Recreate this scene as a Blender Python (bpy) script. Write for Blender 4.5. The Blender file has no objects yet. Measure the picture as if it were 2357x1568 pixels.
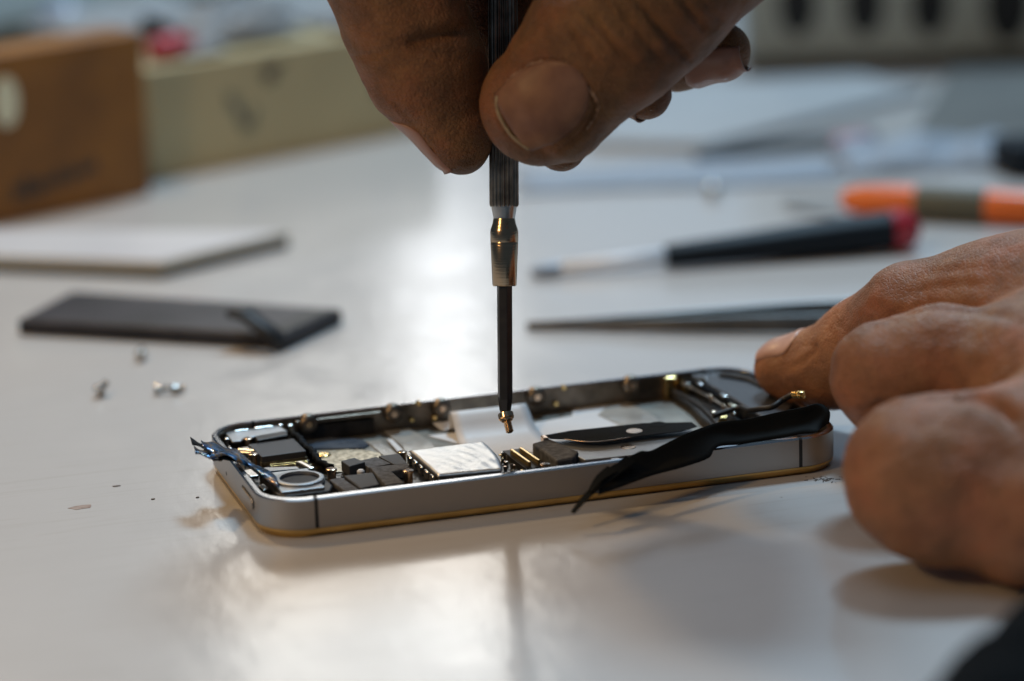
import bpy, bmesh, math, random
import numpy as np
from mathutils import Vector, Matrix
random.seed(7); rng = np.random.default_rng(7)
S = 0.001                                   # all measures below are millimetres
scn = bpy.context.scene
col = scn.collection

# ------------------------------------------------------------------ camera
ZOFF = 0.
CP = np.array([-115.595, -558.691, 190.810]); PITCH, YAW, ROLL, FPX = 0.261365, 0.291240, -0.033031, 7000.0
_f = np.array([math.sin(YAW)*math.cos(PITCH), math.cos(YAW)*math.cos(PITCH), -math.sin(PITCH)])
_s = np.cross(_f, [0, 0, 1]); _s /= np.linalg.norm(_s); _u = np.cross(_s, _f)
CR = _s*math.cos(ROLL)+_u*math.sin(ROLL); CU = -_s*math.sin(ROLL)+_u*math.cos(ROLL); CF = _f
def ray(x, y): return CR*((x-1178.5)/FPX) - CU*((y-784)/FPX) + CF
def onz(x, y, z=0.0):
    d = ray(x, y); p = CP + d*((z+ZOFF-CP[2])/d[2]); p[2] = z; return p
def ony(x, y, yy):
    d = ray(x, y); return CP + d*((yy-CP[1])/d[1])
def pd(x, y, D): return CP + ray(x, y)*D
def depth(p): return float(np.dot(np.array(p)-CP, CF))

cam = bpy.data.cameras.new('camera'); cam_o = bpy.data.objects.new('camera', cam); col.objects.link(cam_o)
M = Matrix(((CR[0], CU[0], -CF[0], CP[0]*S), (CR[1], CU[1], -CF[1], CP[1]*S), (CR[2], CU[2], -CF[2], CP[2]*S), (0, 0, 0, 1)))
cam_o.matrix_world = M
cam.sensor_width = 36; cam.lens = FPX/2357*36; cam.clip_start = 0.02; cam.clip_end = 20
cam.dof.use_dof = True; cam.dof.focus_distance = 0.627; cam.dof.aperture_fstop = cam.lens/16.0; cam.dof.aperture_blades = 0
scn.camera = cam_o

# ------------------------------------------------------------------ materials
def N(nt, t, **kw):
    n = nt.nodes.new(t)
    for k, v in kw.items():
        if k in n.inputs: n.inputs[k].default_value = v
        else: setattr(n, k, v)
    return n
def mat(name, c, rough=.5, metal=0., c2=None, nscale=300., nmix=(.35, .65), bump=0., bscale=900., bdist=.0001,
        rough2=None, spec=.5, coat=0., coatr=.1, sss=0., alpha=1., trans=0., aniso=0., ior=1.5, stretch=None):
    m = bpy.data.materials.new(name); m.use_nodes = True; nt = m.node_tree
    b = nt.nodes['Principled BSDF']
    b.inputs['Base Color'].default_value = (*c, 1); b.inputs['Roughness'].default_value = rough; b.inputs['Metallic'].default_value = metal
    b.inputs['Specular IOR Level'].default_value = spec; b.inputs['Coat Weight'].default_value = coat; b.inputs['Coat Roughness'].default_value = coatr
    b.inputs['Alpha'].default_value = alpha; b.inputs['Transmission Weight'].default_value = trans; b.inputs['IOR'].default_value = ior
    b.inputs['Anisotropic'].default_value = aniso
    tc = N(nt, 'ShaderNodeTexCoord'); src = tc.outputs['Object']
    if stretch:
        mp = N(nt, 'ShaderNodeMapping'); mp.inputs['Scale'].default_value = stretch; nt.links.new(src, mp.inputs[0]); src = mp.outputs[0]
    if c2 or rough2 is not None:
        n = N(nt, 'ShaderNodeTexNoise', Scale=nscale, Detail=5.); nt.links.new(src, n.inputs['Vector'])
        mr = N(nt, 'ShaderNodeMapRange'); mr.inputs[1].default_value, mr.inputs[2].default_value = nmix; nt.links.new(n.outputs[0], mr.inputs[0])
        if c2:
            mx = N(nt, 'ShaderNodeMix', data_type='RGBA'); mx.inputs[6].default_value = (*c, 1); mx.inputs[7].default_value = (*c2, 1)
            nt.links.new(mr.outputs[0], mx.inputs[0]); nt.links.new(mx.outputs[2], b.inputs['Base Color'])
        if rough2 is not None:
            r = N(nt, 'ShaderNodeMapRange'); r.inputs[3].default_value = rough; r.inputs[4].default_value = rough2
            nt.links.new(mr.outputs[0], r.inputs[0]); nt.links.new(r.outputs[0], b.inputs['Roughness'])
    if bump:
        n = N(nt, 'ShaderNodeTexNoise', Scale=bscale, Detail=4.); nt.links.new(src, n.inputs['Vector'])
        bp = N(nt, 'ShaderNodeBump', Strength=bump, Distance=bdist); nt.links.new(n.outputs[0], bp.inputs['Height']); nt.links.new(bp.outputs[0], b.inputs['Normal'])
    return m

def skin_mat(name, base, dark, red, bk=1.):
    m = bpy.data.materials.new(name); m.use_nodes = True; nt = m.node_tree; b = nt.nodes['Principled BSDF']; L = nt.links.new
    tc = N(nt, 'ShaderNodeTexCoord'); ob = tc.outputs['Object']
    n1 = N(nt, 'ShaderNodeTexNoise', Scale=55., Detail=5., Roughness=.6); L(ob, n1.inputs['Vector'])
    n2 = N(nt, 'ShaderNodeTexNoise', Scale=130., Detail=6., Roughness=.7); L(ob, n2.inputs['Vector'])
    n3 = N(nt, 'ShaderNodeTexNoise', Scale=900., Detail=3.); L(ob, n3.inputs['Vector'])
    m1 = N(nt, 'ShaderNodeMapRange'); m1.inputs[1].default_value = .38; m1.inputs[2].default_value = .66; L(n1.outputs[0], m1.inputs[0])
    m2 = N(nt, 'ShaderNodeMapRange'); m2.inputs[1].default_value = .42; m2.inputs[2].default_value = .62; L(n2.outputs[0], m2.inputs[0])
    x1 = N(nt, 'ShaderNodeMix', data_type='RGBA'); x1.inputs[6].default_value = (*base, 1); x1.inputs[7].default_value = (*red, 1); L(m1.outputs[0], x1.inputs[0])
    x2 = N(nt, 'ShaderNodeMix', data_type='RGBA'); x2.inputs[7].default_value = (*dark, 1); L(x1.outputs[2], x2.inputs[6])
    mm = N(nt, 'ShaderNodeMath', operation='MULTIPLY'); mm.inputs[1].default_value = .75; L(m2.outputs[0], mm.inputs[0]); L(mm.outputs[0], x2.inputs[0])
    L(x2.outputs[2], b.inputs['Base Color'])
    b.inputs['Subsurface Weight'].default_value = .15; b.inputs['Subsurface Radius'].default_value = (1., .35, .18); b.inputs['Subsurface Scale'].default_value = .0022
    b.inputs['Specular IOR Level'].default_value = .32
    r = N(nt, 'ShaderNodeMapRange'); r.inputs[3].default_value = .42; r.inputs[4].default_value = .6; L(n2.outputs[0], r.inputs[0]); L(r.outputs[0], b.inputs['Roughness'])
    v = N(nt, 'ShaderNodeTexVoronoi', Scale=1050., feature='DISTANCE_TO_EDGE'); 
    wn = N(nt, 'ShaderNodeVectorMath', operation='MULTIPLY_ADD'); wn.inputs[1].default_value = (.0008,)*3; L(n3.outputs['Color'], wn.inputs[0]); L(ob, wn.inputs[2]); L(wn.outputs[0], v.inputs['Vector'])
    vr = N(nt, 'ShaderNodeMapRange'); vr.inputs[1].default_value = 0; vr.inputs[2].default_value = .2; L(v.outputs['Distance'], vr.inputs[0])
    b1 = N(nt, 'ShaderNodeBump', Strength=.9*bk, Distance=.00014); L(vr.outputs[0], b1.inputs['Height'])
    b2 = N(nt, 'ShaderNodeBump', Strength=.9*bk, Distance=.0007); n4 = N(nt, 'ShaderNodeTexNoise', Scale=300., Detail=6., Roughness=.65); L(ob, n4.inputs['Vector']); L(n4.outputs[0], b2.inputs['Height']); L(b1.outputs[0], b2.inputs['Normal'])
    L(b2.outputs[0], b.inputs['Normal'])
    return m

MT = {}
MT['alu'] = mat('satin_aluminium', (.42, .39, .365), .4, 1, bump=.05, bscale=9000., bdist=.00002)
MT['lip'] = mat('polished_edge', (.62, .63, .65), .2, 1)
MT['wall'] = mat('bare_inner_metal', (.30, .25, .20), .42, 1, c2=(.12, .10, .08), nscale=160., bump=.2, bscale=500.)
MT['gold'] = mat('champagne_gold', (.78, .52, .19), .3, .75, c2=(.6, .38, .12), nscale=100.)
MT['floor'] = mat('inner_plate', (.36, .34, .30), .42, .75, c2=(.2, .19, .17), nscale=120., bump=.2, bscale=400.)
MT['black'] = mat('black_plastic', (.014, .015, .017), .42, spec=.25, c2=(.03, .03, .032), nscale=400., bump=.15)
MT['blackm'] = mat('matte_black_tape', (.010, .014, .020), .7, spec=.05, c2=(.010, .011, .011), nscale=90., bump=.25, bscale=260., bdist=.0004)
MT['flap'] = mat('black_flex_film', (.008, .009, .009), .75, bump=.15, bscale=120., bdist=.0003, spec=.12)
MT['chip'] = mat('chip_epoxy', (.062, .067, .076), .5, spec=.2, c2=(.065, .065, .068), nscale=1500., bump=.1, bscale=3000.)
MT['chipg'] = mat('grey_foam', (.15, .16, .175), .7, spec=.15, c2=(.085, .085, .09), nscale=900., bump=.3, bscale=1500.)
MT['pcb'] = mat('black_circuit_board', (.012, .014, .016), .32, c2=(.035, .03, .02), nscale=700., nmix=(.52, .6), rough2=.6)
MT['steel'] = mat('steel', (.62, .6, .57), .26, 1, c2=(.45, .43, .4), nscale=300.)
MT['shield'] = mat('matte_shield', (.36, .38, .40), .4, .75, bump=.2, bscale=350., bdist=.0002)
MT['foil'] = mat('crinkled_foil', (.72, .72, .71), .36, 1, bump=.3, bscale=240., bdist=.0006)
MT['brass'] = mat('gold_contact', (.85, .6, .25), .25, 1)
MT['copper'] = mat('copper_standoff', (.75, .55, .40), .25, 1)
MT['white'] = mat('white_liner', (.72, .73, .75), .48, c2=(.66, .67, .69), nscale=80., sss=0.)
MT['haze'] = mat('frosted_adhesive', (.42, .41, .38), .3, .1, c2=(.3, .29, .27), nscale=260., bump=.3, bscale=260., bdist=.0004)
MT['bluef'] = mat('dark_glossy_flex', (.03, .045, .07), .18, c2=(.10, .12, .15), nscale=120.)
MT['gndpad'] = mat('tarnished_pad', (.5, .44, .33), .35, .8, c2=(.15, .13, .08), nscale=900.)
MT['rubber'] = mat('speaker_cover', (.03, .034, .042), .42, bump=.3, bscale=260., bdist=.0004, c2=(.045, .05, .06), nscale=110.)
MT['glass'] = mat('lens_glass', (.003, .004, .008), .35, spec=.06)
MT['drv_h'] = mat('worn_nickel', (.34, .30, .25), .3, 1, c2=(.16, .14, .12), nscale=260.)
MT['drv_c'] = mat('turned_nickel', (.58, .44, .30), .2, 1, bump=.35, bscale=40., bdist=.0001, stretch=(1, 1, 90), c2=(.42, .31, .20), nscale=200.)
MT['drv_s'] = mat('black_oxide', (.018, .017, .017), .3, 0, spec=.6, coat=.3, c2=(.03, .028, .026), nscale=300.)
MT['screw'] = mat('bronze_screw', (.62, .47, .33), .22, 1)
MT['irid'] = None
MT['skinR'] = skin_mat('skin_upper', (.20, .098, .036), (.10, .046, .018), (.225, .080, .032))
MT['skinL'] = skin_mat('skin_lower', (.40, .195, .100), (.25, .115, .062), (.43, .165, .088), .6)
MT['nail'] = mat('nail', (.235, .115, .062), .5, c2=(.15, .066, .038), nscale=150., bump=.45, bscale=300., spec=.4)
MT['nailp'] = mat('pale_nail', (.62, .38, .30), .4, c2=(.5, .28, .21), nscale=120., coat=.1)
MT['nailm'] = mat('dull_nail', (.30, .155, .11), .4, c2=(.28, .14, .1), nscale=120., coat=.1)
MT['cutic'] = mat('dry_cuticle', (.40, .26, .17), .6, c2=(.22, .11, .06), nscale=900.)
MT['nailw'] = mat('nail_edge', (.34, .27, .16), .5, c2=(.22, .15, .08), nscale=400.)

def irid():
    m = bpy.data.materials.new('iridescent_flex'); m.use_nodes = True; nt = m.node_tree; b = nt.nodes['Principled BSDF']
    tc = N(nt, 'ShaderNodeTexCoord'); n = N(nt, 'ShaderNodeTexNoise', Scale=260., Detail=2.); nt.links.new(tc.outputs['Object'], n.inputs['Vector'])
    r = N(nt, 'ShaderNodeValToRGB'); e = r.color_ramp.elements; e[0].position = .3; e[0].color = (.01, .02, .03, 1); e[1].position = .75; e[1].color = (.05, .06, .08, 1)
    for p, c in ((.40, (.012, .035, .08, 1)), (.47, (.05, .20, .42, 1)), (.53, (.30, .17, .06, 1)), (.6, (.03, .08, .2, 1))):
        k = e.new(p); k.color = c
    nt.links.new(n.outputs[0], r.inputs[0]); nt.links.new(r.outputs[0], b.inputs['Base Color'])
    b.inputs['Roughness'].default_value = .22; b.inputs['Metallic'].default_value = .6
    return m
MT['irid'] = irid()

# ------------------------------------------------------------------ mesh helpers (millimetres in, metres out)
class MB:
    def __init__(s): s.v = []; s.f = []
    def add(s, vs, fs):
        o = len(s.v); s.v += [tuple(float(q) for q in p) for p in vs]; s.f += [tuple(i+o for i in f) for f in fs]; return s
    def box(s, x0, x1, y0, y1, z0, z1): return s.prism([(x0, y0), (x1, y0), (x1, y1), (x0, y1)], z0, z1)
    def prism(s, poly, z0, z1, inset=0.):
        a = sum(poly[i][0]*poly[(i+1) % len(poly)][1]-poly[(i+1) % len(poly)][0]*poly[i][1] for i in range(len(poly)))
        if a < 0: poly = poly[::-1]
        n = len(poly)
        vs = [(x, y, z0) for x, y in poly]+[(x, y, z1) for x, y in poly]
        return s.add(vs, [tuple(range(n))[::-1], tuple(range(n, 2*n))]+[(i, (i+1) % n, n+(i+1) % n, n+i) for i in range(n)])
    def rings(s, rings, closed_u=True, caps=True, closed_v=False):
        n = len(rings[0]); vs = [p for r in rings for p in r]; fs = []
        R_ = len(rings)
        for j in range(R_ if closed_v else R_-1):
            k = (j+1) % R_
            for i in range(n if closed_u else n-1):
                i2 = (i+1) % n; fs.append((j*n+i, j*n+i2, k*n+i2, k*n+i))
        if caps and not closed_v: fs += [tuple(range(n))[::-1], tuple(range((R_-1)*n, R_*n))]
        return s.add(vs, fs)
    def lathe(s, a, b, prof, n=24, flutes=None):
        """prof: list of (t along a->b in mm, radius)."""
        a = np.array(a, float); b = np.array(b, float); d = (b-a)/np.linalg.norm(b-a)
        h = np.array([1., 0, 0]) if abs(d[0]) < .8 else np.array([0, 1., 0]); e1 = np.cross(d, h); e1 /= np.linalg.norm(e1); e2 = np.cross(d, e1)
        rs = []
        for t, r in prof:
            ring = []
            for i in range(n):
                an = 2*math.pi*i/n; rr = r*(1-(flutes[1]*(0.5-0.5*math.cos(an*flutes[0])) if flutes else 0))
                ring.append(tuple(a+d*t+e1*math.cos(an)*rr+e2*math.sin(an)*rr))
            rs.append(ring)
        return s.rings(rs)
    def tube(s, path, r, n=10):
        P = [np.array(p, float) for p in path]; rs = []; up = np.array([0, 0, 1.])
        for i, p in enumerate(P):
            d = P[min(i+1, len(P)-1)]-P[max(i-1, 0)]; d /= np.linalg.norm(d)
            e1 = np.cross(d, up); e1 /= (np.linalg.norm(e1)+1e-9); e2 = np.cross(e1, d); rr = r[i] if hasattr(r, '__len__') else r
            rs.append([tuple(p+e1*math.cos(2*math.pi*k/n)*rr+e2*math.sin(2*math.pi*k/n)*rr) for k in range(n)])
        return s.rings(rs)
    def sheet(s, grid, th):
        """grid rows of points; a thin solid of thickness th."""
        G = np.array(grid, float); R_, C_ = G.shape[:2]
        du = np.gradient(G, axis=1); dv = np.gradient(G, axis=0); nn = np.cross(du, dv); nn /= (np.linalg.norm(nn, axis=2, keepdims=True)+1e-9)
        A = (G+nn*th/2).reshape(-1, 3); B = (G-nn*th/2).reshape(-1, 3); n = R_*C_; fs = []
        I = lambda j, i: j*C_+i
        for j in range(R_-1):
            for i in range(C_-1):
                q = (I(j, i), I(j, i+1), I(j+1, i+1), I(j+1, i)); fs.append(q); fs.append(tuple(k+n for k in q[::-1]))
        edge = [I(0, i) for i in range(C_)]+[I(j, C_-1) for j in range(1, R_)]+[I(R_-1, i) for i in range(C_-2, -1, -1)]+[I(j, 0) for j in range(R_-2, 0, -1)]
        for k in range(len(edge)):
            a, b = edge[k], edge[(k+1) % len(edge)]; fs.append((b, a, a+n, b+n))
        return s.add(list(A)+list(B), fs)
    def build(s, name, m, parent=None, bevel=0., smooth=False, org=None, auto=None):
        me = bpy.data.meshes.new(name); o = bpy.data.objects.new(name, me); col.objects.link(o)
        off = np.zeros(3); o.location = (0, 0, ZOFF*S) if parent is None else (0, 0, 0)
        if parent is not None:
            off = np.array(parent['_org']) if '_org' in parent else np.zeros(3)
        elif org is not None: off = np.array(org, float)
        me.from_pydata([tuple((np.array(p)-off)*S) for p in s.v], [], s.f); me.update()
        bm = bmesh.new(); bm.from_mesh(me); bmesh.ops.recalc_face_normals(bm, faces=bm.faces); bm.to_mesh(me); bm.free()
        if parent is not None: o.parent = parent
        elif org is not None: o.location = tuple((off+np.array([0, 0, ZOFF]))*S)
        ORG[o.name] = off
        me.materials.append(m if not isinstance(m, str) else MT[m])
        if smooth: me.polygons.foreach_set('use_smooth', [True]*len(me.polygons))
        if auto is not None:
            me.polygons.foreach_set('use_smooth', [True]*len(me.polygons)); me.set_sharp_from_angle(angle=math.radians(auto))
        if bevel:
            md = o.modifiers.new('bevel', 'BEVEL'); md.width = bevel*S; md.segments = 2; md.limit_method = 'ANGLE'; md.angle_limit = math.radians(35)
        return o
ORG = {}; ZOFF = 0.
def thing(name, label, cat, org, group=None, kind=None):
    o = bpy.data.objects.new(name, None); col.objects.link(o); o.location = tuple((np.array(org, float)+np.array([0, 0, ZOFF]))*S); o.empty_display_size = .01
    o['_org'] = [float(q) for q in org]; tag(o, label, cat, group, kind); return o
def tag(o, label=None, cat=None, group=None, kind=None):
    for k, v in (('label', label), ('category', cat), ('group', group), ('kind', kind)):
        if v: o[k] = v
    return o
def sub(o, part):                       # let a part carry sub-parts
    return o
def child(mb, name, m, parent, **kw):
    """part of a thing or sub-part of a part; parents sit at the thing's origin with no rotation"""
    if '_org' not in parent: parent['_org'] = parent.parent['_org']
    return mb.build(name, m, parent, **kw)
def rrect(x0, x1, y0, y1, r, n=8):
    p = []
    for cx, cy, a0 in ((x1-r, y0+r, -90), (x1-r, y1-r, 0), (x0+r, y1-r, 90), (x0+r, y0+r, 180)):
        for i in range(n+1):
            a = math.radians(a0+90*i/n); p.append((cx+r*math.cos(a), cy+r*math.sin(a)))
    return p
def smoothcurve(pts, n):
    P = np.array(pts, float); t = np.linspace(0, len(P)-1, n); out = []
    for q in t:
        i = min(int(q), len(P)-2); f = q-i
        p0 = P[max(i-1, 0)]; p1 = P[i]; p2 = P[i+1]; p3 = P[min(i+2, len(P)-1)]
        out.append(.5*((2*p1)+(-p0+p2)*f+(2*p0-5*p1+4*p2-p3)*f*f+(-p0+3*p1-3*p2+p3)*f**3))
    return np.array(out)

exec_parts = []
# ------------------------------------------------------------------ table
def table_mat():
    m = bpy.data.materials.new('worn_white_laminate'); m.use_nodes = True; nt = m.node_tree; b = nt.nodes['Principled BSDF']; L = nt.links.new
    tc = N(nt, 'ShaderNodeTexCoord'); ob = tc.outputs['Object']
    n1 = N(nt, 'ShaderNodeTexNoise', Scale=14., Detail=6., Roughness=.6); L(ob, n1.inputs['Vector'])
    x1 = N(nt, 'ShaderNodeMix', data_type='RGBA'); x1.inputs[6].default_value = (.55, .53, .515, 1); x1.inputs[7].default_value = (.48, .46, .445, 1); L(n1.outputs[0], x1.inputs[0])
    # tiny specks
    v = N(nt, 'ShaderNodeTexVoronoi', Scale=62.); L(ob, v.inputs['Vector'])
    sm = N(nt, 'ShaderNodeMapRange'); sm.inputs[1].default_value = .018; sm.inputs[2].default_value = .03; sm.inputs[3].default_value = 1; sm.inputs[4].default_value = 0; L(v.outputs['Distance'], sm.inputs[0])
    n5 = N(nt, 'ShaderNodeTexNoise', Scale=60.); L(ob, n5.inputs['Vector']); g = N(nt, 'ShaderNodeMath', operation='GREATER_THAN'); g.inputs[1].default_value = .56; L(n5.outputs[0], g.inputs[0])
    mu = N(nt, 'ShaderNodeMath', operation='MULTIPLY'); L(sm.outputs[0], mu.inputs[0]); L(g.outputs[0], mu.inputs[1])
    x2 = N(nt, 'ShaderNodeMix', data_type='RGBA'); x2.inputs[7].default_value = (.16, .12, .09, 1); L(x1.outputs[2], x2.inputs[6]); L(mu.outputs[0], x2.inputs[0])
    # hairline scratches
    prev = x2
    for rot, sc, th_, st_ in ((.55, (22, 2600, 1), .665, .55), (-.9, (30, 3400, 1), .68, .5), (1.5, (16, 2200, 1), .69, .45), (-.2, (9, 900, 1), .70, .3)):
        mp = N(nt, 'ShaderNodeMapping'); mp.inputs['Scale'].default_value = sc; mp.inputs['Rotation'].default_value = (0, 0, rot); mp.vector_type = 'TEXTURE' if False else 'POINT'; L(ob, mp.inputs[0])
        n6 = N(nt, 'ShaderNodeTexNoise', Scale=1., Detail=2.); L(mp.outputs[0], n6.inputs['Vector'])
        s6 = N(nt, 'ShaderNodeMapRange'); s6.inputs[1].default_value = th_; s6.inputs[2].default_value = th_+.03; s6.inputs[3].default_value = 0; s6.inputs[4].default_value = st_; L(n6.outputs[0], s6.inputs[0])
        x3 = N(nt, 'ShaderNodeMix', data_type='RGBA'); x3.inputs[7].default_value = (.33, .27, .22, 1); L(prev.outputs[2], x3.inputs[6]); L(s6.outputs[0], x3.inputs[0]); prev = x3
    L(x3.outputs[2], b.inputs['Base Color'])
    b.inputs['Roughness'].default_value = .5; b.inputs['Specular IOR Level'].default_value = .3
    b.inputs['Coat Weight'].default_value = TABLE_COAT; b.inputs['Coat IOR'].default_value = 1.45
    n2 = N(nt, 'ShaderNodeTexNoise', Scale=38., Detail=7., Roughness=.65, Distortion=1.2); L(ob, n2.inputs['Vector'])
    r = N(nt, 'ShaderNodeMapRange'); r.inputs[3].default_value = .09; r.inputs[4].default_value = .2; r.inputs[1].default_value = .35; r.inputs[2].default_value = .7; L(n2.outputs[0], r.inputs[0]); L(r.outputs[0], b.inputs['Coat Roughness'])
    mp2 = N(nt, 'ShaderNodeMapping'); mp2.inputs['Scale'].default_value = (1, .45, 1); L(ob, mp2.inputs[0])
    n3 = N(nt, 'ShaderNodeTexNoise', Scale=170., Detail=6., Roughness=.6); L(mp2.outputs[0], n3.inputs['Vector'])
    bp = N(nt, 'ShaderNodeBump', Strength=.2, Distance=.0004); L(n3.outputs[0], bp.inputs['Height']); L(bp.outputs[0], b.inputs['Coat Normal']); L(bp.outputs[0], b.inputs['Normal'])
    return m
TABLE_COAT = .8; TABLE_Z = -.9
tag(MB().box(-900, 1300, -700, 1300, -25, TABLE_Z).build('table', table_mat()), kind='structure')

# ------------------------------------------------------------------ phone
L_, W_, H_ = 123.8, 58.6, 7.2
phone = thing('smartphone', 'opened smartphone with champagne gold back and exposed circuit board lying on the white table', 'phone', (L_/2, W_/2, 0))
def ring_at(off, z, n=12): return [(x, y, z) for x, y in rrect(off, L_-off, off, W_-off, max(9.2-off, .5), n)]
back = MB().rings([ring_at(1.6, -.88), ring_at(.9, -.8), ring_at(.3, .1), ring_at(.06, .45), ring_at(.05, .84), ring_at(.4, .86)])
child(back, 'back_cover', 'gold', phone, auto=30)
fr = MB().rings([ring_at(0.2, .8), ring_at(0, .95), ring_at(0, 6.85), ring_at(.32, 7.17), ring_at(1.15, 7.2), ring_at(1.35, 7.0), ring_at(1.35, .9), ring_at(.8, .87)], closed_v=True)
frame = child(fr, 'frame', 'alu', phone, auto=30)
frame.data.materials.append(MT['lip']); frame.data.materials.append(MT['wall'])
nper = 4*13
for i, p in enumerate(frame.data.polygons):
    j = i//nper
    p.material_index = 1 if j in (2, 3, 4) else (2 if j in (5, 6) else 0)
# antenna lines
prof = [(-.02, .93), (-.02, 6.87), (.31, 7.19), (1.17, 7.22), (1.38, 7.0), (1.38, 3.0), (.5, 3.0), (.5, .93)]
for x0 in (10.1, L_-10.8):
    for side in (0, 1):
        pts = [(y if side == 0 else W_-y, z) for y, z in prof]
        child(MB().rings([[(x0+dx, y, z) for y, z in pts] for dx in (0, .75)]), 'antenna_line', 'black', phone)
child(MB().prism(rrect(1.4, L_-1.4, 1.4, W_-1.4, 7.7), 1.38, 1.5), 'inner_plate', 'floor', phone)
# power button on left end
btn = MB().rings([[(-.1 if k else 1.0, 14.8+3.6*math.cos(a)*(1 if abs(math.cos(a)) < .0 else 1), 4.1+1.0*math.sin(a)) for a in [2*math.pi*i/20 for i in range(20)]] for k in (0, 1)])
def pill(xa, xb, yc, hl, r, zc):
    out = []
    for x in (xa, xb):
        ring = []
        for i in range(10): a = math.pi*i/9-math.pi/2; ring.append((x, yc+hl+r*math.cos(a), zc+r*math.sin(a)))
        for i in range(10): a = math.pi*i/9+math.pi/2; ring.append((x, yc-hl+r*math.cos(a), zc+r*math.sin(a)))
        out.append(ring)
    return MB().rings(out)
rec = child(pill(-.01, -.02, 15.2, 4.6, 1.25, 4.1), 'power_button', 'black', phone)
child(pill(-.025, -.42, 15.2, 4.25, .98, 4.1), 'button_cap', 'alu', rec, bevel=.12)
for y, z in ((44.5, 5.1), (36.5, 2.9)):
    child(MB().lathe((-.015, y, z), (-.03, y, z), [(0, .45), (.015, .45)], 12), 'screw_hole', 'black', phone)

# circuit board
board = child(MB().prism([(2.2, 8.0), (3.5, 4.0), (8, 2.0), (63, 1.7), (97, 1.7), (97, 20), (63, 23), (60, 26), (38, 27), (20, 27), (18.5, 48), (17, 55), (5, 56.2), (2.2, 50)], 1.55, 3.0), 'circuit_board', 'pcb', phone)
B = lambda *a, **k: MB().box(*a, **k)
def bpart(mb, name, m, **k): return child(mb, name, m, board, **k)
bpart(MB().prism([(4.0, 56.0), (15.8, 56.2), (16.6, 51.6), (10.2, 50.4), (7.0, 50.6), (5.9, 48.4), (4.0, 48.6)], 5.5, 6.0), 'shield_plate', 'shield', bevel=.15)
bpart(MB().prism([(9.1, 49.9), (16.3, 51.3), (15.9, 47.9), (9.0, 46.5)], 4.0, 6.2), 'chip', 'black', bevel=.15)
bpart(MB().prism([(6.9, 46.4), (16.9, 46.9), (17.3, 37.0), (7.6, 36.5)], 3.0, 5.6), 'chip', 'chip', bevel=.18)
bpart(MB().prism([(7.5, 46.2), (17.0, 46.7), (17.4, 36.75), (7.5, 36.25)], 3.0, 4.3), 'chip_base', 'gndpad', bevel=.05)
def screw_part(x, y, z0=2.5, z1=5.8, r=.95, m='copper'):
    s_ = bpart(MB().lathe((x, y, z0), (x, y, z1), [(0, r*.8), (z1-z0-.6, r*.8), (z1-z0-.55, r), (z1-z0-.08, r), (z1-z0, r*.88)], 20), 'board_screw', m, auto=40)
    c_ = MB()
    for k in range(3):
        a = k*math.pi/3; dx, dy = math.cos(a)*r*.5, math.sin(a)*r*.5; nx, ny = -math.sin(a)*.1, math.cos(a)*.1
        c_.prism([(x-dx-nx, y-dy-ny), (x+dx-nx, y+dy-ny), (x+dx+nx, y+dy+ny), (x-dx+nx, y-dy+ny)], z1-.01-.002*k, z1+.02+.003*k)
    child(c_, 'screw_socket', 'black', s_)
for a in ((7.5, 49.2, 2.5, 6.2, 1.0), (6.1, 38.0, 2.5, 6.1, 1.05), (19.5, 24.2, 1.5, 5.2, 1.15), (33.2, 14.4, 2.5, 6.0, 1.15), (36.2, 30.0, 1.5, 5.2, .95), (60.5, 8.2, 3, 5.8, 1.1)): screw_part(*a)
bpart(MB().tube([(4.6, 44.9, 4.4), (7.6, 42.6, 4.4)], 1.15, 18), 'vibration_motor', 'steel', auto=40)
bpart(MB().prism([(5.6, 46.2), (6.9, 46.3), (8.2, 40.6), (7.2, 40.3)], 3, 5.2), 'bracket', 'steel', bevel=.1)
# gold contact rows, each row of contacts is one connector
cn = bpart(MB().prism([(8.6, 37.0), (17.4, 35.9), (17.4, 33.2), (8.4, 33.6)], 3, 3.6), 'connector', 'black', bevel=.1)
for r0, r1 in (((9.3, 36.0), (16.6, 35.2)), ((9.2, 34.5), (16.6, 34.1))):
    m_ = MB()
    for i in range(15):
        t = i/14; x = r0[0]*(1-t)+r1[0]*t; y = r0[1]*(1-t)+r1[1]*t; m_.box(x-.16, x+.16, y-.45, y+.45, 3.5, 4.1)
    child(m_, 'contact_row', 'brass', cn, bevel=.04)
# camera module
cm = bpart(MB().prism([(5.2, 28.5), (8, 29.8), (15.6, 26.3), (17.0, 13.0), (15.6, 9.6), (6.3, 9.6), (5.0, 12)], 3, 5.2), 'camera_module', 'black', bevel=.3)
child(MB().prism([(5.7, 24.6), (14.6, 24.6), (14.9, 10.8), (5.9, 10.8)], 5.0, 5.75), 'camera_bracket', 'shield', cm, bevel=.2)
child(MB().lathe((11.2, 17.4, 5.5), (11.2, 17.4, 6.3), [(0, 5.2), (.7, 5.0), (.8, 4.7), (.8, 4.1), (.22, 4.0)], 40), 'lens_ring', 'shield', cm, auto=40)
child(MB().lathe((11.2, 17.4, 5.6), (11.2, 17.4, 6), [(0, 4.1), (.18, 4.05), (.2, 3.0)], 32), 'lens', 'glass', cm, auto=40)
child(MB().prism([(6.4, 29.4), (13.0, 27.3), (13.2, 25.6), (6.4, 26.4)], 5.0, 5.5), 'camera_flex', 'bluef', cm, bevel=.1)
bpart(MB().prism([(13.3, 29.8), (14.6, 29.6), (16.0, 24.0), (14.8, 24.0)], 4.4, 5.9), 'bracket', 'steel', bevel=.2)
bpart(MB().prism([(2.6, 31.5), (4.9, 32), (4.8, 27), (3.0, 27)], 4.0, 4.7), 'contact_plate', 'steel', bevel=.1)
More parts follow.
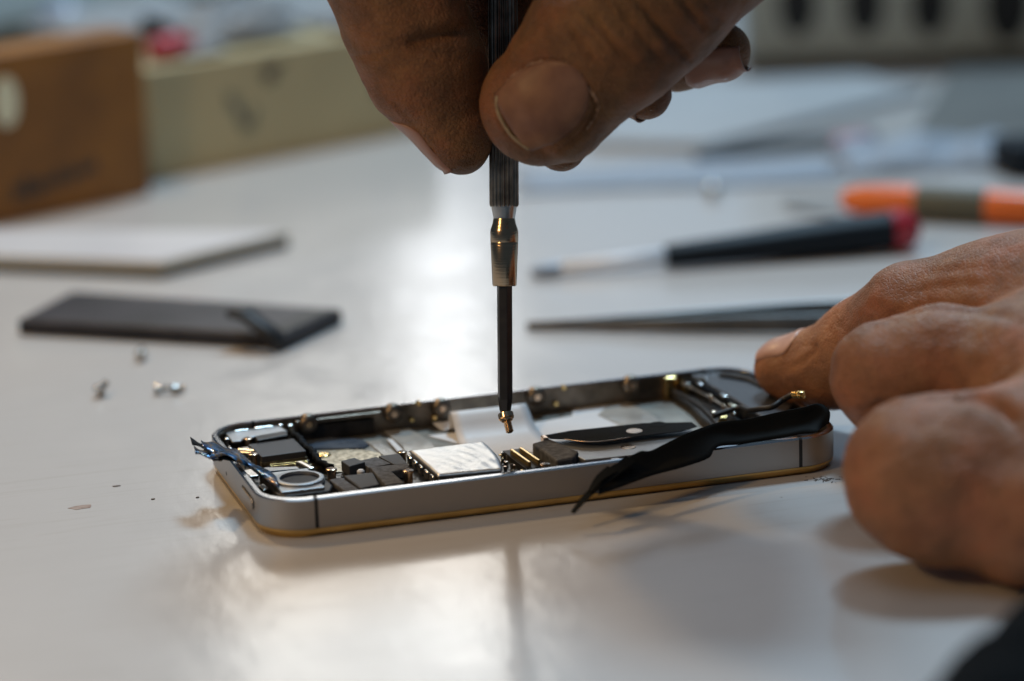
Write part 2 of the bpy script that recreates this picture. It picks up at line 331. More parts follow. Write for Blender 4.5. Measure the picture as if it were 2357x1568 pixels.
bpart(MB().prism([(3.0, 19.5), (4.4, 20), (4.6, 16.5), (3.4, 16.0)], 4.0, 5.0), 'contact_plate', 'steel', bevel=.15)
# tape rail between board and battery bay
rail = smoothcurve([(17.3, 51, 6.1), (18.0, 46, 6.3), (17.9, 41, 6.1), (18.6, 36, 5.9), (18.4, 31, 5.6), (20.2, 27.2, 5.0)], 40)
g = [[(p[0]-.55+.25*math.sin(i*1.3), p[1], p[2]-.9), (p[0]-.4+.2*math.sin(i*.9), p[1], p[2]), (p[0]+.45+.3*math.sin(i*1.7), p[1]+.1, p[2]-.15), (p[0]+.9+.3*math.sin(i*.7), p[1], p[2]-2.4), (p[0]+1.1, p[1], 1.7)] for i, p in enumerate(rail)]
child(MB().sheet(g, .15), 'insulating_tape', 'blackm', phone, smooth=True)
# battery bay flex cables and pads
child(MB().prism([(20.2, 57), (20.4, 50.5), (32.0, 46.3), (33.6, 48), (33.2, 52.5), (27, 56.8)], 1.52, 1.9), 'flex_cable', 'bluef', phone, bevel=.15)
child(MB().prism([(19.6, 49.5), (21, 46.4), (27.5, 45.6), (31.5, 43.5), (34, 40), (33, 32), (27, 29), (20.8, 31)], 1.52, 2.3), 'ground_pad', 'gndpad', phone, bevel=.2)
child(MB().lathe((22.3, 43.1, 2.3), (22.3, 43.1, 2.7), [(0, 1.7), (.25, 1.5), (.35, .9), (.2, .4)], 24), 'solder_ring', 'brass', phone, smooth=True)
child(MB().prism([(33.8, 50.5), (36.6, 50.5), (37.4, 39), (34.6, 39.5)], 1.52, 1.75), 'flex_cable', 'haze', phone)
# printed marking outlines on flex
mk = MB()
for (x, y) in ((35.2, 46.5), (36.2, 42.5)):
    for dx, dy, w, h in ((-.7, 1.2, 1.4, .18), (-.7, -1.2, 1.4, .18), (-.7, 0, .15, 2.4), (.7, 0, .15, 2.4), (0, 0, 1.4, .18)):
        mk.box(x+dx-w/2 if w < 1 else x-w/2, x+dx+w/2 if w < 1 else x+w/2, y+dy-h/2, y+dy+h/2, 1.76, 1.79)
child(mk, 'printed_mark', 'white', phone)
child(MB().prism([(39.2, 57), (45.0, 57), (46.4, 44), (45.5, 36), (39.0, 38), (39.9, 44)], 1.52, 1.85), 'adhesive_strip', 'haze', phone, bevel=.1)
st = [onz(891, 1012, 2.0), onz(903, 1012, 2.0), onz(934, 1043, 2.0), onz(919, 1044, 2.0)]
child(MB().prism([(p[0], p[1]) for p in st], 1.86, 2.1), 'adhesive_strip', 'white', phone)
# white liner on the floor + raised curl
fl = [(47.2, 50), (52.5, 40), (54, 28), (92, 24), (93.5, 43), (91.5, 57), (82.5, 57), (80.6, 51.8), (71.6, 50.2), (60, 50)]
child(MB().prism(fl, 1.53, 1.72), 'paper_liner', 'white', phone, bevel=.03)
child(MB().prism([(86, 50), (91, 57), (95.5, 57), (97, 44), (95, 25), (91, 25)], 1.75, 1.9), 'adhesive_strip', 'haze', phone, bevel=.1)
child(MB().prism([(78, 27), (79.3, 27), (89.5, 42), (88.5, 42)], 1.73, 1.8), 'liner_fold', 'haze', phone)
prof = smoothcurve([(55.5, 2.7), (53.6, 1.85), (52.0, 1.8), (51.2, 2.6), (51.3, 4.4), (50.9, 5.7), (50.0, 6.35), (48.8, 6.1), (47.3, 5.1), (45.8, 3.9), (44.2, 2.9), (42.3, 2.15), (39.5, 1.85), (35.0, 1.8), (29, 1.79)], 60)
g = []
for k, (y, z) in enumerate(prof):
    t = k/59; xl = 52.3-1.2*max(0, (t-.55))*2 - (2.5*max(0, .2-t)*5); xr = 69.3+.9*max(0, t-.4)*1.6
    g.append([(xl+(xr-xl)*i/8, y+.12*math.sin(i*.9), z) for i in range(9)])
child(MB().sheet(g, .12), 'curled_liner', 'white', phone, smooth=True)
# chips on near side
bpart(MB().prism([(22.4, 27.6), (25.6, 28.8), (26.9, 24.8), (23.0, 23.1)], 3.2, 5.5), 'chip', 'chip', bevel=.2)
bpart(MB().prism([(17.6, 18.6), (20.4, 19.2), (21.8, 9.2), (18.9, 8.4)], 3.0, 4.7), 'chip', 'chipg', bevel=.3)
bpart(MB().prism([(20.9, 19.4), (27.0, 19.2), (26.2, 10.8), (21.9, 9.6)], 3.0, 4.9), 'chip', 'chip', bevel=.25)
bpart(MB().prism([(26.2, 28.6), (30.6, 30.0), (32.2, 24.2), (27.2, 23.2)], 3.0, 4.7), 'foam_pad', 'chipg', bevel=.15)
bpart(MB().prism([(30.9, 29.6), (35.4, 29.8), (35.2, 22.0), (32.4, 22.6)], 3.0, 4.9), 'foam_pad', 'chip', bevel=.15)
bpart(MB().prism([(27.2, 22.5), (35.0, 21.6), (34.6, 18.6), (30.6, 17.8), (31.0, 9.6), (27.0, 9.2)], 3.0, 5.1), 'foam_pad', 'chipg', bevel=.25)
bpart(MB().lathe((24.9, 21.0, 3), (24.9, 21, 5.2), [(0, .8), (1.9, .8), (2.2, .5)], 14), 'white_button', 'white', auto=40)
bpart(MB().box(29.5, 36.0, 6.5, 9.0, 3, 4.8), 'white_block', 'white', bevel=.4)
# foil shield with castellated side
foil = [(37.3, 29.2), (53.6, 29.6), (54.6, 18.6), (51.6, 8.7), (38.2, 9.9)]
def foilmesh():
    n = 44; m_ = MB(); top = []
    for j in range(n+1):
        row = []
        for i in range(n+1):
            u, v = i/n, j/n
            a = np.array(foil[4])*(1-u)+np.array(foil[3])*u; b_ = np.array(foil[0])*(1-u)+np.array(foil[1])*u
            p = a*(1-v)+b_*v; p[0] += .9*math.sin(math.pi*v)*u
            z = 5.55+.02*math.sin(u*17+3*math.sin(v*9))+.012*math.sin(v*23+u*31)+.02*math.sin(u*41+v*13)*u
            e = min(u, 1-u, v, 1-v); z -= .35*max(0, 1-e/.03)
            row.append((p[0], p[1], z))
        top.append(row)
    m_.sheet(top, .1); return m_
bpart(MB().prism([(37.8, 28.8), (53.2, 29.2), (54.2, 18.6), (51.3, 9.1), (38.6, 10.3)], 3.0, 5.1), 'shield_can', 'shield')
bpart(foilmesh(), 'foil_cover', 'foil', smooth=True)
for k in range(5):
    t = (k+.5)/5; x = 36.9*(1-t)+37.9*t; y = 28.8*(1-t)+10.6*t
    bpart(MB().box(x-.45, x+.35, y-1.2, y+1.2, 3.0, 4.9), 'solder_pad', 'steel', bevel=.3)
for k in range(6):
    bpart(MB().box(40+2.2*k, 41.4+2.2*k, 7.7, 8.5, 3, 4.4), 'capacitor', 'chipg' if k % 2 else 'steel', bevel=.2)
# socket with two gold bars
so = bpart(MB().prism([(56.6, 25.6), (61.2, 25.8), (62.2, 11.6), (57.4, 11.4)], 3.0, 4.1), 'board_socket', 'black', bevel=.15)
for (a, b_) in (((57.8, 22.9), (58.6, 12.6)), ((59.9, 23.2), (60.8, 13.2))):
    child(MB().prism([(a[0]-.3, a[1]), (a[0]+.3, a[1]), (b_[0]+.3, b_[1]), (b_[0]-.3, b_[1])], 3.9, 5.1), 'contact_bar', 'brass', so, bevel=.08)
for (x, y) in ((56.0, 25.0), (57.6, 25.4), (59.4, 26.0), (61.0, 26.4), (55.6, 23)): bpart(MB().box(x-.5, x+.5, y-.25, y+.25, 3, 3.5), 'solder_pad', 'brass', bevel=.08)
bpart(MB().prism([(62.2, 22.4), (66.6, 24.2), (69.4, 13.0), (67.2, 9.6), (63.2, 8.8)], 3.0, 6.0), 'foam_block', 'chipg', bevel=.45)
bpart(MB().prism([(66.6, 25.0), (75.8, 21.6), (97.0, 21.0), (97.2, 9.0), (78.3, 8.3), (69.2, 8.8)], 3.0, 5.3), 'shield_can', 'shield', bevel=.2)
# dark strip with two holes over the plate
strip = [(66.0, 25.2), (72, 26.2), (88.0, 25.4), (97.6, 22.0), (97.6, 18.6), (93.2, 16.6), (84, 16.8), (76.0, 16.4), (72.0, 17.6), (68.6, 21.0), (66.2, 22.4)]
sp = bpart(MB().prism(strip, 6.35, 6.5), 'antenna_flex', 'blackm', bevel=.04)
child(MB().lathe((84.2, 20.6, 6.5), (84.2, 20.6, 6.6), [(0, 1.75), (.05, 1.7)], 30), 'round_hole', 'copper', sp)
child(MB().lathe((90.4, 23.2, 6.5), (90.4, 23.2, 6.6), [(0, 2.0), (.05, 1.9)], 30), 'round_hole', 'blackm', sp)
child(MB().tube(smoothcurve([(68.8, 21.0, 6.45), (72.2, 17.6, 6.45), (76, 16.35, 6.45), (82, 16.7, 6.45)], 20), .12, 6), 'copper_edge', 'copper', sp, smooth=True)
bpart(MB().lathe((80.5, 14.0, 5.3), (80.5, 14, 5.4), [(0, 1.7), (.1, 1.6)], 24), 'gold_pad', 'copper')
bpart(B(65.0, 66.2, 23.2, 25.4, 5, 6.5), 'flex_clip', 'copper', bevel=.2)
for k in range(14):
    x = 62+3.0*k+rng.uniform(-.4, .4); w = rng.uniform(.6, 1.2)
    bpart(B(x, x+w*1.6, 6.4-rng.uniform(0, .7), 7.6, 3, 3.8+rng.uniform(.5, 1.6)), 'capacitor', ('steel', 'chipg', 'copper', 'black')[k % 4], bevel=.15)
for k in range(34):          # small passives on the left part of the board
    x = rng.choice([rng.uniform(3.2, 6.6), rng.uniform(16.6, 18.0), rng.uniform(6, 17)]); y = rng.uniform(30.3, 52) if x < 7 or x > 16.5 else rng.uniform(30.2, 33)
    w, d = rng.uniform(.35, .6), rng.uniform(.5, 1.1)
    bpart(B(x, x+w, y, y+d, 3, 3.5+rng.uniform(0, .6)), 'resistor', ('steel', 'gndpad', 'chipg', 'brass')[k % 4], bevel=.08)
for k in range(46):          # passives round the near chips and along the bay edge
    x, y = (rng.uniform(17.5, 37), rng.uniform(4.5, 8.6)) if k % 3 == 0 else ((rng.uniform(17.3, 36), rng.uniform(19.6, 22.5)) if k % 3 == 1 else (rng.uniform(53.8, 57.2), rng.uniform(9, 25)))
    w, d = rng.uniform(.35, .7), rng.uniform(.4, .9)
    bpart(B(x, x+w, y, y+d, 3, 3.5+rng.uniform(0, .9)), 'resistor', ('steel', 'gndpad', 'brass', 'chipg', 'copper')[k % 5], bevel=.08)
# shiny clutter in the far left corner
for (x, y, w, d, z) in ((6, 56.2, 3.2, .8, 6.2), (10.4, 56.3, 4.2, .8, 6.3), (15.6, 56.2, 1.0, 1.0, 6.4), (17.6, 56.0, 1.2, 1.1, 6.2), (3.0, 52.4, .9, 1.4, 6.0), (2.6, 47.6, .8, 2.2, 5.4), (2.3, 41.6, .7, 1.2, 5.2)):
    child(B(x, x+w, y-d, y, z-2.6, z), 'bracket', 'steel', phone, bevel=.25)
# side wall bosses
for px, py in ((710.6, 977), (906.8, 953), (1017.5, 941), (1236, 914), (1455, 888)):
    p = ony(px, py, 55.6)
    b_ = child(MB().lathe((p[0], 57.2, p[2]), (p[0], 55.0, p[2]), [(0, 2.1), (1.5, 2.1), (1.9, 1.8), (2.2, 1.2), (2.0, .6)], 26), 'threaded_boss', 'wall', phone, auto=40)
    child(MB().lathe((p[0], 55.3, p[2]), (p[0], 54.9, p[2]), [(0, .75), (.3, .7)], 14), 'screw_head', 'copper', b_, auto=40)
for px, py in ((964, 929), (948, 967), (1280, 930), (1000, 962), (1298, 893)):
    p = ony(px, py, 56.5); child(MB().lathe((p[0], 57.2, p[2]), (p[0], 56.2, p[2]), [(0, .6), (.9, .5)], 12), 'rivet', 'brass', phone, auto=40)
child(MB().box(20, 37, 56.3, 57.2, 1.6, 5.0), 'side_bracket', 'black', phone, bevel=.2)
child(MB().box(19.5, 38.5, 55.9, 57.2, 5.6, 6.5), 'side_bracket', 'wall', phone, bevel=.2)
child(MB().box(104, 106.6, 55.8, 57.2, 1.6, 6.7), 'spring_contact', 'brass', phone, bevel=.3)
child(MB().box(107.4, 109.0, 54.0, 56.0, 2.0, 5.6), 'spring_contact', 'brass', phone, bevel=.3)
# dock assembly (right)
dock = child(MB().prism([(104.8, 55), (107.6, 55), (110.4, 40), (111.6, 30), (110, 22), (104.2, 22), (104.4, 34), (105.4, 44)], 1.6, 3.4), 'dock_connector', 'black', phone, bevel=.3)
for (pts, z, r_, m_) in (([(105.4, 54.5), (106.6, 46), (106.4, 36), (104.8, 24)], 3.6, .55, 'black'), ([(108.0, 55), (109.6, 45), (110.4, 36), (111.2, 28)], 6.3, .5, 'blackm'), ([(107.2, 54), (108.6, 45), (109.2, 36), (109.4, 27)], 5.4, .35, 'steel'), ([(106.8, 52), (107.4, 42), (107.4, 32), (107.0, 25)], 2.6, .5, 'wall')):
    child(MB().tube(smoothcurve([(x, y, z) for x, y in pts], 24), r_, 8), 'dock_rail', m_, dock, smooth=True)
for k, (x, y, z, w, d, h, m_) in enumerate(((107.6, 51.5, 5.4, .9, 2.6, .7, 'steel'), (108.5, 46.4, 6.6, .8, 2.0, .6, 'steel'), (109.8, 35.0, 6.6, .9, 2.8, .7, 'steel'), (108.6, 40, 4.2, .5, .9, 2.2, 'copper'), (108.8, 33, 4.0, .5, .9, 2.0, 'copper'), (106.6, 33.5, 3.6, .8, 1.2, 1.0, 'copper'), (106.8, 29, 3.4, 1.6, 1.4, 1.2, 'brass'), (109.5, 29.5, 4.2, 1.6, 2.6, 2.4, 'gndpad'), (105.2, 26, 3.6, .5, .5, 1.4, 'brass'), (102.6, 22.4, 3.4, .4, .4, 1.6, 'brass'), (100.2, 22.2, 3.0, .4, .4, 1.4, 'brass'), (111.2, 50.0, 6.6, .5, 3.0, .5, 'steel'))):
    child(B(x, x+w, y, y+d, z, z+h), 'clip', m_, dock, bevel=.18)
spk = child(MB().prism([(110.2, 57.1), (116, 57.1), (120.2, 54.6), (122.3, 50), (122.3, 26), (118, 20), (112.6, 20), (112.2, 32), (111.4, 44)], 2.0, 6.5), 'speaker_module', 'rubber', phone, bevel=.5)
child(MB().tube(smoothcurve([(115.8, 52.8, 6.6), (118.2, 50, 6.7), (120.4, 46, 6.7), (121, 40, 6.6)], 16), .7, 8), 'ridge', 'black', spk, smooth=True)
child(MB().prism([(104, 20), (118, 20), (122, 14), (121.5, 8), (116.5, 2.2), (97.2, 1.9), (97.2, 20)], 1.6, 4.6), 'lower_module', 'black', phone, bevel=.3)
# coax cable with gold plug
cx = smoothcurve([onz(1640, 958, 5.8), onz(1700, 940, 7.0), onz(1722, 945, 8.0), onz(1748, 942, 9.0), onz(1778, 937, 9.8), onz(1800, 922, 10.8), onz(1818, 912, 11.8), onz(1829, 909, 12.2)], 50)
cab = child(MB().tube(cx, .62, 12), 'coax_cable', 'black', phone, smooth=True)
pe = cx[-1]; dv = (cx[-1]-cx[-4]); dv /= np.linalg.norm(dv)
child(MB().lathe(pe-dv*.4, pe+dv, [(0, .75), (1.0, .8), (1.1, .5), (1.8, .5)], 12).lathe(pe+dv*1.6-np.array([0, 0, .8]), pe+dv*1.6+np.array([0, 0, 1]), [(0, .95), (.5, 1.0), (.6, .8), (1.3, .85), (1.4, .6)], 12).box(pe[0]+.3, pe[0]+1.9, pe[1]-.3, pe[1]+.3, pe[2]+.3, pe[2]+.75), 'coax_plug', 'brass', cab, auto=30)
# black film flap hanging over the near rim
up = [(1908, 975, 632.5), (1911, 950, 633), (1898, 934, 633.5), (1880, 929, 633), (1850, 937, 631.5), (1790, 949, 630), (1718, 965, 628), (1660, 971, 625.5), (1620, 983, 623), (1575, 1000, 620), (1530, 1022, 617), (1496, 1038, 614), (1475, 1038, 612.5), (1452, 1050, 611), (1420, 1066, 608), (1392, 1082, 606)]
lo = [(1880, 994, 629.5), (1872, 996, 629.2), (1860, 998, 629), (1838, 1000, 628.6), (1810, 1006, 628), (1760, 1014, 627), (1704, 1023, 625), (1661, 1026, 622.5), (1643, 1036, 620.6), (1630, 1055, 618.6), (1570, 1076, 614), (1506, 1093, 610), (1480, 1102, 608), (1450, 1113, 606), (1410, 1128, 603), (1376, 1140, 601)]
U = smoothcurve(up, 60); Lo = smoothcurve(lo, 60)
g = [[pd(*(u*(1-t)+l*t)) + CF*(1.0*math.sin(math.pi*t)) for t in np.linspace(0, 1, 7)] for u, l in zip(U, Lo)]
g = [[np.array([p[0], p[1], max(p[2], .35)]) for p in r] for r in g]
flap = child(MB().sheet(g, .16), 'film_flap', 'flap', phone, smooth=True)
for a in ([(1452, 1055, 609), (1400, 1098, 604.5), (1350, 1142, 601), (1318, 1180, 599)], [(1410, 1078, 606), (1380, 1100, 603), (1358, 1130, 601)]):
    c = smoothcurve(a, 14); gg = []
    for i, q in enumerate(c):
        w = 12*(1-i/19); gg.append([pd(q[0]-w, q[1]-w*.4, q[2]), pd(q[0]+w, q[1]+w*.6, q[2]-.6)])
    child(MB().sheet(gg, .3), 'film_tab', 'flap', flap, smooth=False)
# iridescent flex cable sticking out over the left end
for k, (a, w, m_) in enumerate((([(640, 1110, 6.2), (585, 1075, 7.2), (540, 1045, 9.0), (500, 1034, 11.0), (465, 1023, 12.6)], 14, 'irid'), ([(630, 1106, 6.0), (570, 1065, 8.0), (525, 1044, 10.2), (480, 1046, 11.6), (448, 1036, 12.2)], 10, 'irid'), ([(600, 1092, 6.8), (545, 1056, 8.6), (500, 1050, 10.6), (470, 1030, 12.4), (440, 1015, 13.0)], 8, 'blackm'), ([(520, 1052, 9.0), (495, 1058, 10.2), (470, 1040, 11.2)], 5, 'steel'))):
    c = smoothcurve(a, 24); gg = []
    for i, q in enumerate(c):
        ww = w*(.8+.3*math.sin(i*.8+k)); gg.append([onz(q[0]-ww*.25, q[1]-ww, q[2]+.25*math.sin(i*.6)), onz(q[0], q[1], q[2]+.2), onz(q[0]+ww*.25, q[1]+ww, q[2])])
    child(MB().sheet(gg, .14), 'flex_ribbon', m_, phone, smooth=True)

# ------------------------------------------------------------------ screwdriver held in hand
def axis_pt(py): 
    t = (py+300)/1250; return pd(1156+7*t, py, 625+3*t)
A0, A1 = axis_pt(-330), axis_pt(950)
drv = thing('precision_screwdriver', 'slim fluted metal precision screwdriver held upright above the opened phone', 'screwdriver', A1)
def along(py): return float(np.dot(axis_pt(py)-A0, (A1-A0)/np.linalg.norm(A1-A0)))
mm = 625/7000
def prf(lst): return [(along(py), r*mm) for py, r in lst]
child(MB().lathe(A0, A1, prf([(-330, 28), (-326, 33), (100, 34), (470, 34), (476, 32)]), 240, flutes=(20, .11)), 'handle', 'drv_h', drv, auto=50)
child(MB().lathe(A0, A1, prf([(470, 30), (480, 29), (496, 26), (503, 25)]), 48), 'neck', 'steel', drv, auto=30)
child(MB().lathe(A0, A1, prf([(503, 25), (515, 27), (528, 31.5), (534, 32.7), (556, 32.3), (558, 31.6), (560, 32.1), (656, 28), (659, 26.5)]), 64), 'collar', 'drv_c', drv, auto=30)
sh = MB().lathe(A0, A1, prf([(655, 18.5), (905, 18), (920, 17.6), (944, 14), (950, 12)]), 6)
child(sh, 'shaft', 'drv_s', drv, bevel=.12)
child(MB().lathe(A0, A1, prf([(900, 4), (915, 17), (944, 13.5), (953, 9)]), 48, flutes=(4, .4)), 'tip', 'drv_s', drv, auto=50)

# the tiny screw on its tip
h0 = pd(1163, 951, 628); h1 = pd(1174, 996, 626.5); dl = np.linalg.norm(h1-h0)
scr = thing('phone_screw', 'tiny bronze shouldered screw stuck to the tip of the held screwdriver', 'screw', h1)
child(MB().lathe(h0, h1, [(0, 1.0), (.02, 1.5), (.18, 1.62), (1.2, 1.62), (1.35, 1.5), (1.38, 1.25), (1.75, 1.2), (1.9, .8)], 28), 'screw_head', 'screw', scr, auto=30)
th = [(1.8, .7)]
t = 1.9
while t < dl-.15: th += [(t, .62), (t+.13, .84), (t+.26, .62)]; t += .3
th += [(dl, .5)]
child(MB().lathe(h0, h1, th, 20), 'screw_thread', 'screw', scr, auto=60)

# everything below stands on the table, whose surface lies .9 mm under the frame's lower edge
ZOFF = TABLE_Z
# ------------------------------------------------------------------ hands: smooth blended distance field -> surface net
def cc(px, py, D): return np.array([(px-1178.5)/FPX*D, (784-py)/FPX*D, D])      # camera frame, mm
def c2w(P): P = np.atleast_2d(P); return CP + P[:, :1]*CR + P[:, 1:2]*CU + P[:, 2:3]*CF
def smin(a, b, k): h = np.clip(.5+.5*(b-a)/k, 0, 1); return b*(1-h)+a*h - k*h*(1-h)
class Field:
    """chains: list of (pts[(px,py,D,r_px)], k) ; consecutive points form tapered capsules"""
    def __init__(s): s.c = []
    def chain(s, pts, k=3., kin=4., sq=1.):
        P = [(cc(x, y, D), r*D/FPX) for x, y, D, r in pts]; s.c.append((P, k, kin, sq)); return s
    def __call__(s, X, Y, Z):
        d = None
        for P, k, kin, sq in s.c:
            e = None
            if len(P) == 1: P = [P[0], (P[0][0]+.01, P[0][1])]
            for (a, ra), (b, rb) in zip(P[:-1], P[1:]):
                ab = b-a; L2 = ab.dot(ab)
                t = np.clip(((X-a[0])*ab[0]+(Y-a[1])*ab[1]+(Z-a[2])*ab[2])/L2, 0, 1)
                ts = t*t*(3-2*t)*.5+t*.5
                q = np.sqrt((X-a[0]-ab[0]*t)**2+(Y-a[1]-ab[1]*t)**2+((Z-a[2]-ab[2]*t)*sq)**2)-(ra+(rb-ra)*ts)
                e = q if e is None else smin(e, q, kin)
            d = e if d is None else smin(d, e, k)
        return d
def surface_net(F, lo, hi, h):
    n = [int((hi[i]-lo[i])/h)+1 for i in range(3)]
    ax = [lo[i]+h*np.arange(n[i]) for i in range(3)]
    V = F(ax[0][:, None, None], ax[1][None, :, None], ax[2][None, None, :]).astype(np.float32)
    for q_ in (0, -1): V[q_] = 9.; V[:, q_] = 9.; V[:, :, q_] = 9.      # close the cut ends
    ins = V < 0
    c = [ins[i:n[0]-1+i, j:n[1]-1+j, k:n[2]-1+k] for i in (0, 1) for j in (0, 1) for k in (0, 1)]
    sm_ = sum(x.astype(np.int8) for x in c); act = (sm_ > 0) & (sm_ < 8)
    idx = -np.ones(act.shape, np.int64); ai = np.argwhere(act); idx[act] = np.arange(len(ai))
    P = np.stack([ax[i][ai[:, i]]+h/2 for i in range(3)], 1)
    for _ in range(4):                                            # pull onto the exact surface
        d = F(P[:, 0], P[:, 1], P[:, 2]); e = .05
        G = np.stack([(F(*(P+np.eye(3)[i]*e).T)-F(*(P-np.eye(3)[i]*e).T))/(2*e) for i in range(3)], 1)
        g2 = (G**2).sum(1)+1e-6; st_ = d/g2; st_ = np.clip(st_, -h*.6, h*.6); st_[((P < np.array(lo)+1.8*h) | (P > np.array(hi)-2.8*h)).any(1)] = 0; P -= G*st_[:, None]
    Nn = G/np.sqrt((G**2).sum(1))[:, None]
    faces = []
    for a in range(3):
        b, c_ = (a+1) % 3, (a+2) % 3
        s0 = [slice(1, -1)]*3; s0[a] = slice(0, n[a]-1); s1 = list(s0); s1[a] = slice(1, n[a])
        A = ins[tuple(s0)]; Bv = ins[tuple(s1)]; E_ = np.argwhere(A != Bv); fl = A[A != Bv]
        base = E_.copy(); base[:, b] += 1; base[:, c_] += 1
        def g(db, dc):
            q = base.copy(); q[:, b] -= db; q[:, c_] -= dc; return idx[q[:, 0], q[:, 1], q[:, 2]]
        Q = np.stack([g(1, 1), g(0, 1), g(0, 0), g(1, 0)], 1); Q[~fl] = Q[~fl][:, ::-1]; faces.append(Q)
    Fc = np.concatenate(faces); Fc = Fc[(Fc >= 0).all(1)]
    return P, Nn, Fc
def traces(F, xy, D0=540.):
    """first points of the surface along the pixels' rays, camera frame; NaN where a ray misses"""
    xy = np.atleast_2d(np.array(xy, float)); r = np.stack([(xy[:, 0]-1178.5)/FPX, (784-xy[:, 1])/FPX, np.ones(len(xy))], 1); ln = np.linalg.norm(r, axis=1); t = np.full(len(xy), D0)
    d = np.full(len(xy), 9.)
    for _ in range(220):
        p = r*t[:, None]; d = F(p[:, 0], p[:, 1], p[:, 2]); m_ = (d > .01) & (t < 720)
        if not m_.any(): break
        t = np.where(m_, t+np.maximum(d, .02)/ln*.9, t)
    p = r*t[:, None]; p[(d > .3) | (t >= 720)] = np.nan; return p
def grads(F, P):
    e = .1; g = np.stack([F(*(P+np.eye(3)[i]*e).T)-F(*(P-np.eye(3)[i]*e).T) for i in range(3)], 1); return g/(np.linalg.norm(g, axis=1, keepdims=True)+1e-9)
def vnoise(P, s, seed):
    r = np.random.default_rng(seed); o = np.zeros(len(P))
    for _ in range(14):
        k = r.normal(size=3); k /= np.linalg.norm(k); o += np.sin(P@k/s*r.uniform(.6, 1.6)*2*np.pi+r.uniform(0, 6.28))
    return o/14**.5
def make_hand(name, F, lo, hi, h, creases, m, label, cat, noise=.12):
    P, Nn, Fc = surface_net(F, lo, hi, h)
    disp = noise*vnoise(P, 9., 3)+noise*.35*vnoise(P, 3.5, 5)
    for pts, dep, wid in creases:
        c = smoothcurve([(x, y, 0) for x, y in pts], 8*len(pts)); Q = traces(F, c[:, :2]); Q = Q[~np.isnan(Q[:, 0])]
        if len(Q) < 2: continue
        Q = np.array(Q); dd = np.full(len(P), 1e9)
        near = ((P > Q.min(0)-8) & (P < Q.max(0)+8)).all(1); Pn = P[near]; dn = np.full(len(Pn), 1e9); tt = np.zeros(len(Pn))
        for i in range(len(Q)-1):
            a, b = Q[i], Q[i+1]
            if np.linalg.norm(b-a) > 8: continue
            ab = b-a; t = np.clip(((Pn-a)@ab)/(ab@ab+1e-9), 0, 1); q = np.linalg.norm(Pn-a-t[:, None]*ab, axis=1); u = (i+t)/(len(Q)-1)
            w = q < dn; dn[w] = q[w]; tt[w] = u[w]
        env = np.clip(np.minimum(tt, 1-tt)*5, .25, 1) if dep > 0 else 1
        d_ = -dep*env*(np.exp(-(dn/wid)**2)-.1*np.exp(-((dn-2.1*wid)/(wid*.9))**2)); disp[near] += d_
    P2 = P+Nn*disp[:, None]
    Wd = c2w(P2); org = Wd.mean(0); org[2] = Wd[:, 2].min()
    me = bpy.data.meshes.new(name); o = bpy.data.objects.new(name, me); col.objects.link(o)
    me.from_pydata([tuple(p) for p in (Wd-org)*S], [], [tuple(int(i) for i in f) for f in Fc]); me.update()
    me.polygons.foreach_set('use_smooth', [True]*len(me.polygons)); me.materials.append(m); o.location = tuple(org*S); o['_org'] = [float(q) for q in org]
    bm = bmesh.new(); bm.from_mesh(me); bmesh.ops.recalc_face_normals(bm, faces=bm.faces); bm.to_mesh(me); bm.free()
    tag(o, label, cat); return o
def nail_px(F, hand, c, a, b, ln, w0, w1, m='nail', lift=.28, edge=True, ndepth=1., D0=540.):
    """nail facing the viewer: c = pixel of the free edge's middle, a = unit pixel direction to the cuticle, b = across"""
    nu, nv = 26, 26; xy = []; lf = []
    for j in range(nv+1):
        t = j/nv; hw = math.sqrt(max(0., 1-max(0, (t-.35)/.65)**2.3))
        for i in range(nu+1):
            s = i/nu*2-1; q = s*hw; off = (w0 if q < 0 else w1)*q*(.86+.14*min(1, t/.3))
            bow = -7*(1-s*s)*(1-t)                                   # free edge bows outwards
            xy.append((c[0]+a[0]*(ln*t+bow)+b[0]*off, c[1]+a[1]*(ln*t+bow)+b[1]*off))
            e = max(abs(s)**6, t**8 if t > .5 else 0); lf.append(lift*(1-1.5*e)+.12*(1-s*s))
    P = traces(F, xy, D0); P = P+grads(F, P)*np.array(lf)[:, None]; Wd = c2w(P).reshape(nv+1, nu+1, 3)
    return child(MB().sheet(Wd, .25), 'nail', m, hand, smooth=True)
def nail_axis(F, hand, A, Bp, up, t0, t1, half, m='nailp', lift=.3, name='nail', over=0.):
    """nail on a finger: A->Bp axis (camera frame) towards the fingertip, up = direction the nail faces"""
    ax = (Bp-A)/np.linalg.norm(Bp-A); u = up-ax*(up@ax); u /= np.linalg.norm(u); v = np.cross(ax, u); g = []
    nu, nv = 18, 18; BB = []; DD = []; LF = []
    for j in range(nv+1):
        t = j/nv; base = A+ax*(t0+(t1-t0)*t); w = min(1., math.sqrt(max(0, 1-max(0, (.45-t)/.45)**2.2))+.02)
        for i in range(nu+1):
            s = i/nu*2-1; an = half*s*w; BB.append(base); DD.append(u*math.cos(an)+v*math.sin(an)); e = abs(s)**6; LF.append(lift*(1-1.3*e)*(1 if t > .08 else .3))
    BB = np.array(BB); DD = np.array(DD); r = np.full(len(BB), 16.)
    for _ in range(80):
        P = BB+DD*r[:, None]; d = F(P[:, 0], P[:, 1], P[:, 2]); r = np.where((d > .02) & (r > .5), r-np.maximum(d*.8, .02), r)
    P = BB+DD*(np.maximum(r, .5)+np.array(LF))[:, None]; g = [list(q) for q in P.reshape(nv+1, nu+1, 3)]
    if over:                                                        # free edge reaching past the skin
        last = [q+ax*over for q in g[-1]]; g.append(last)
    g = [[c2w(p)[0] for p in r] for r in g]
    return child(MB().sheet(g, .3), name, m, hand, smooth=True)

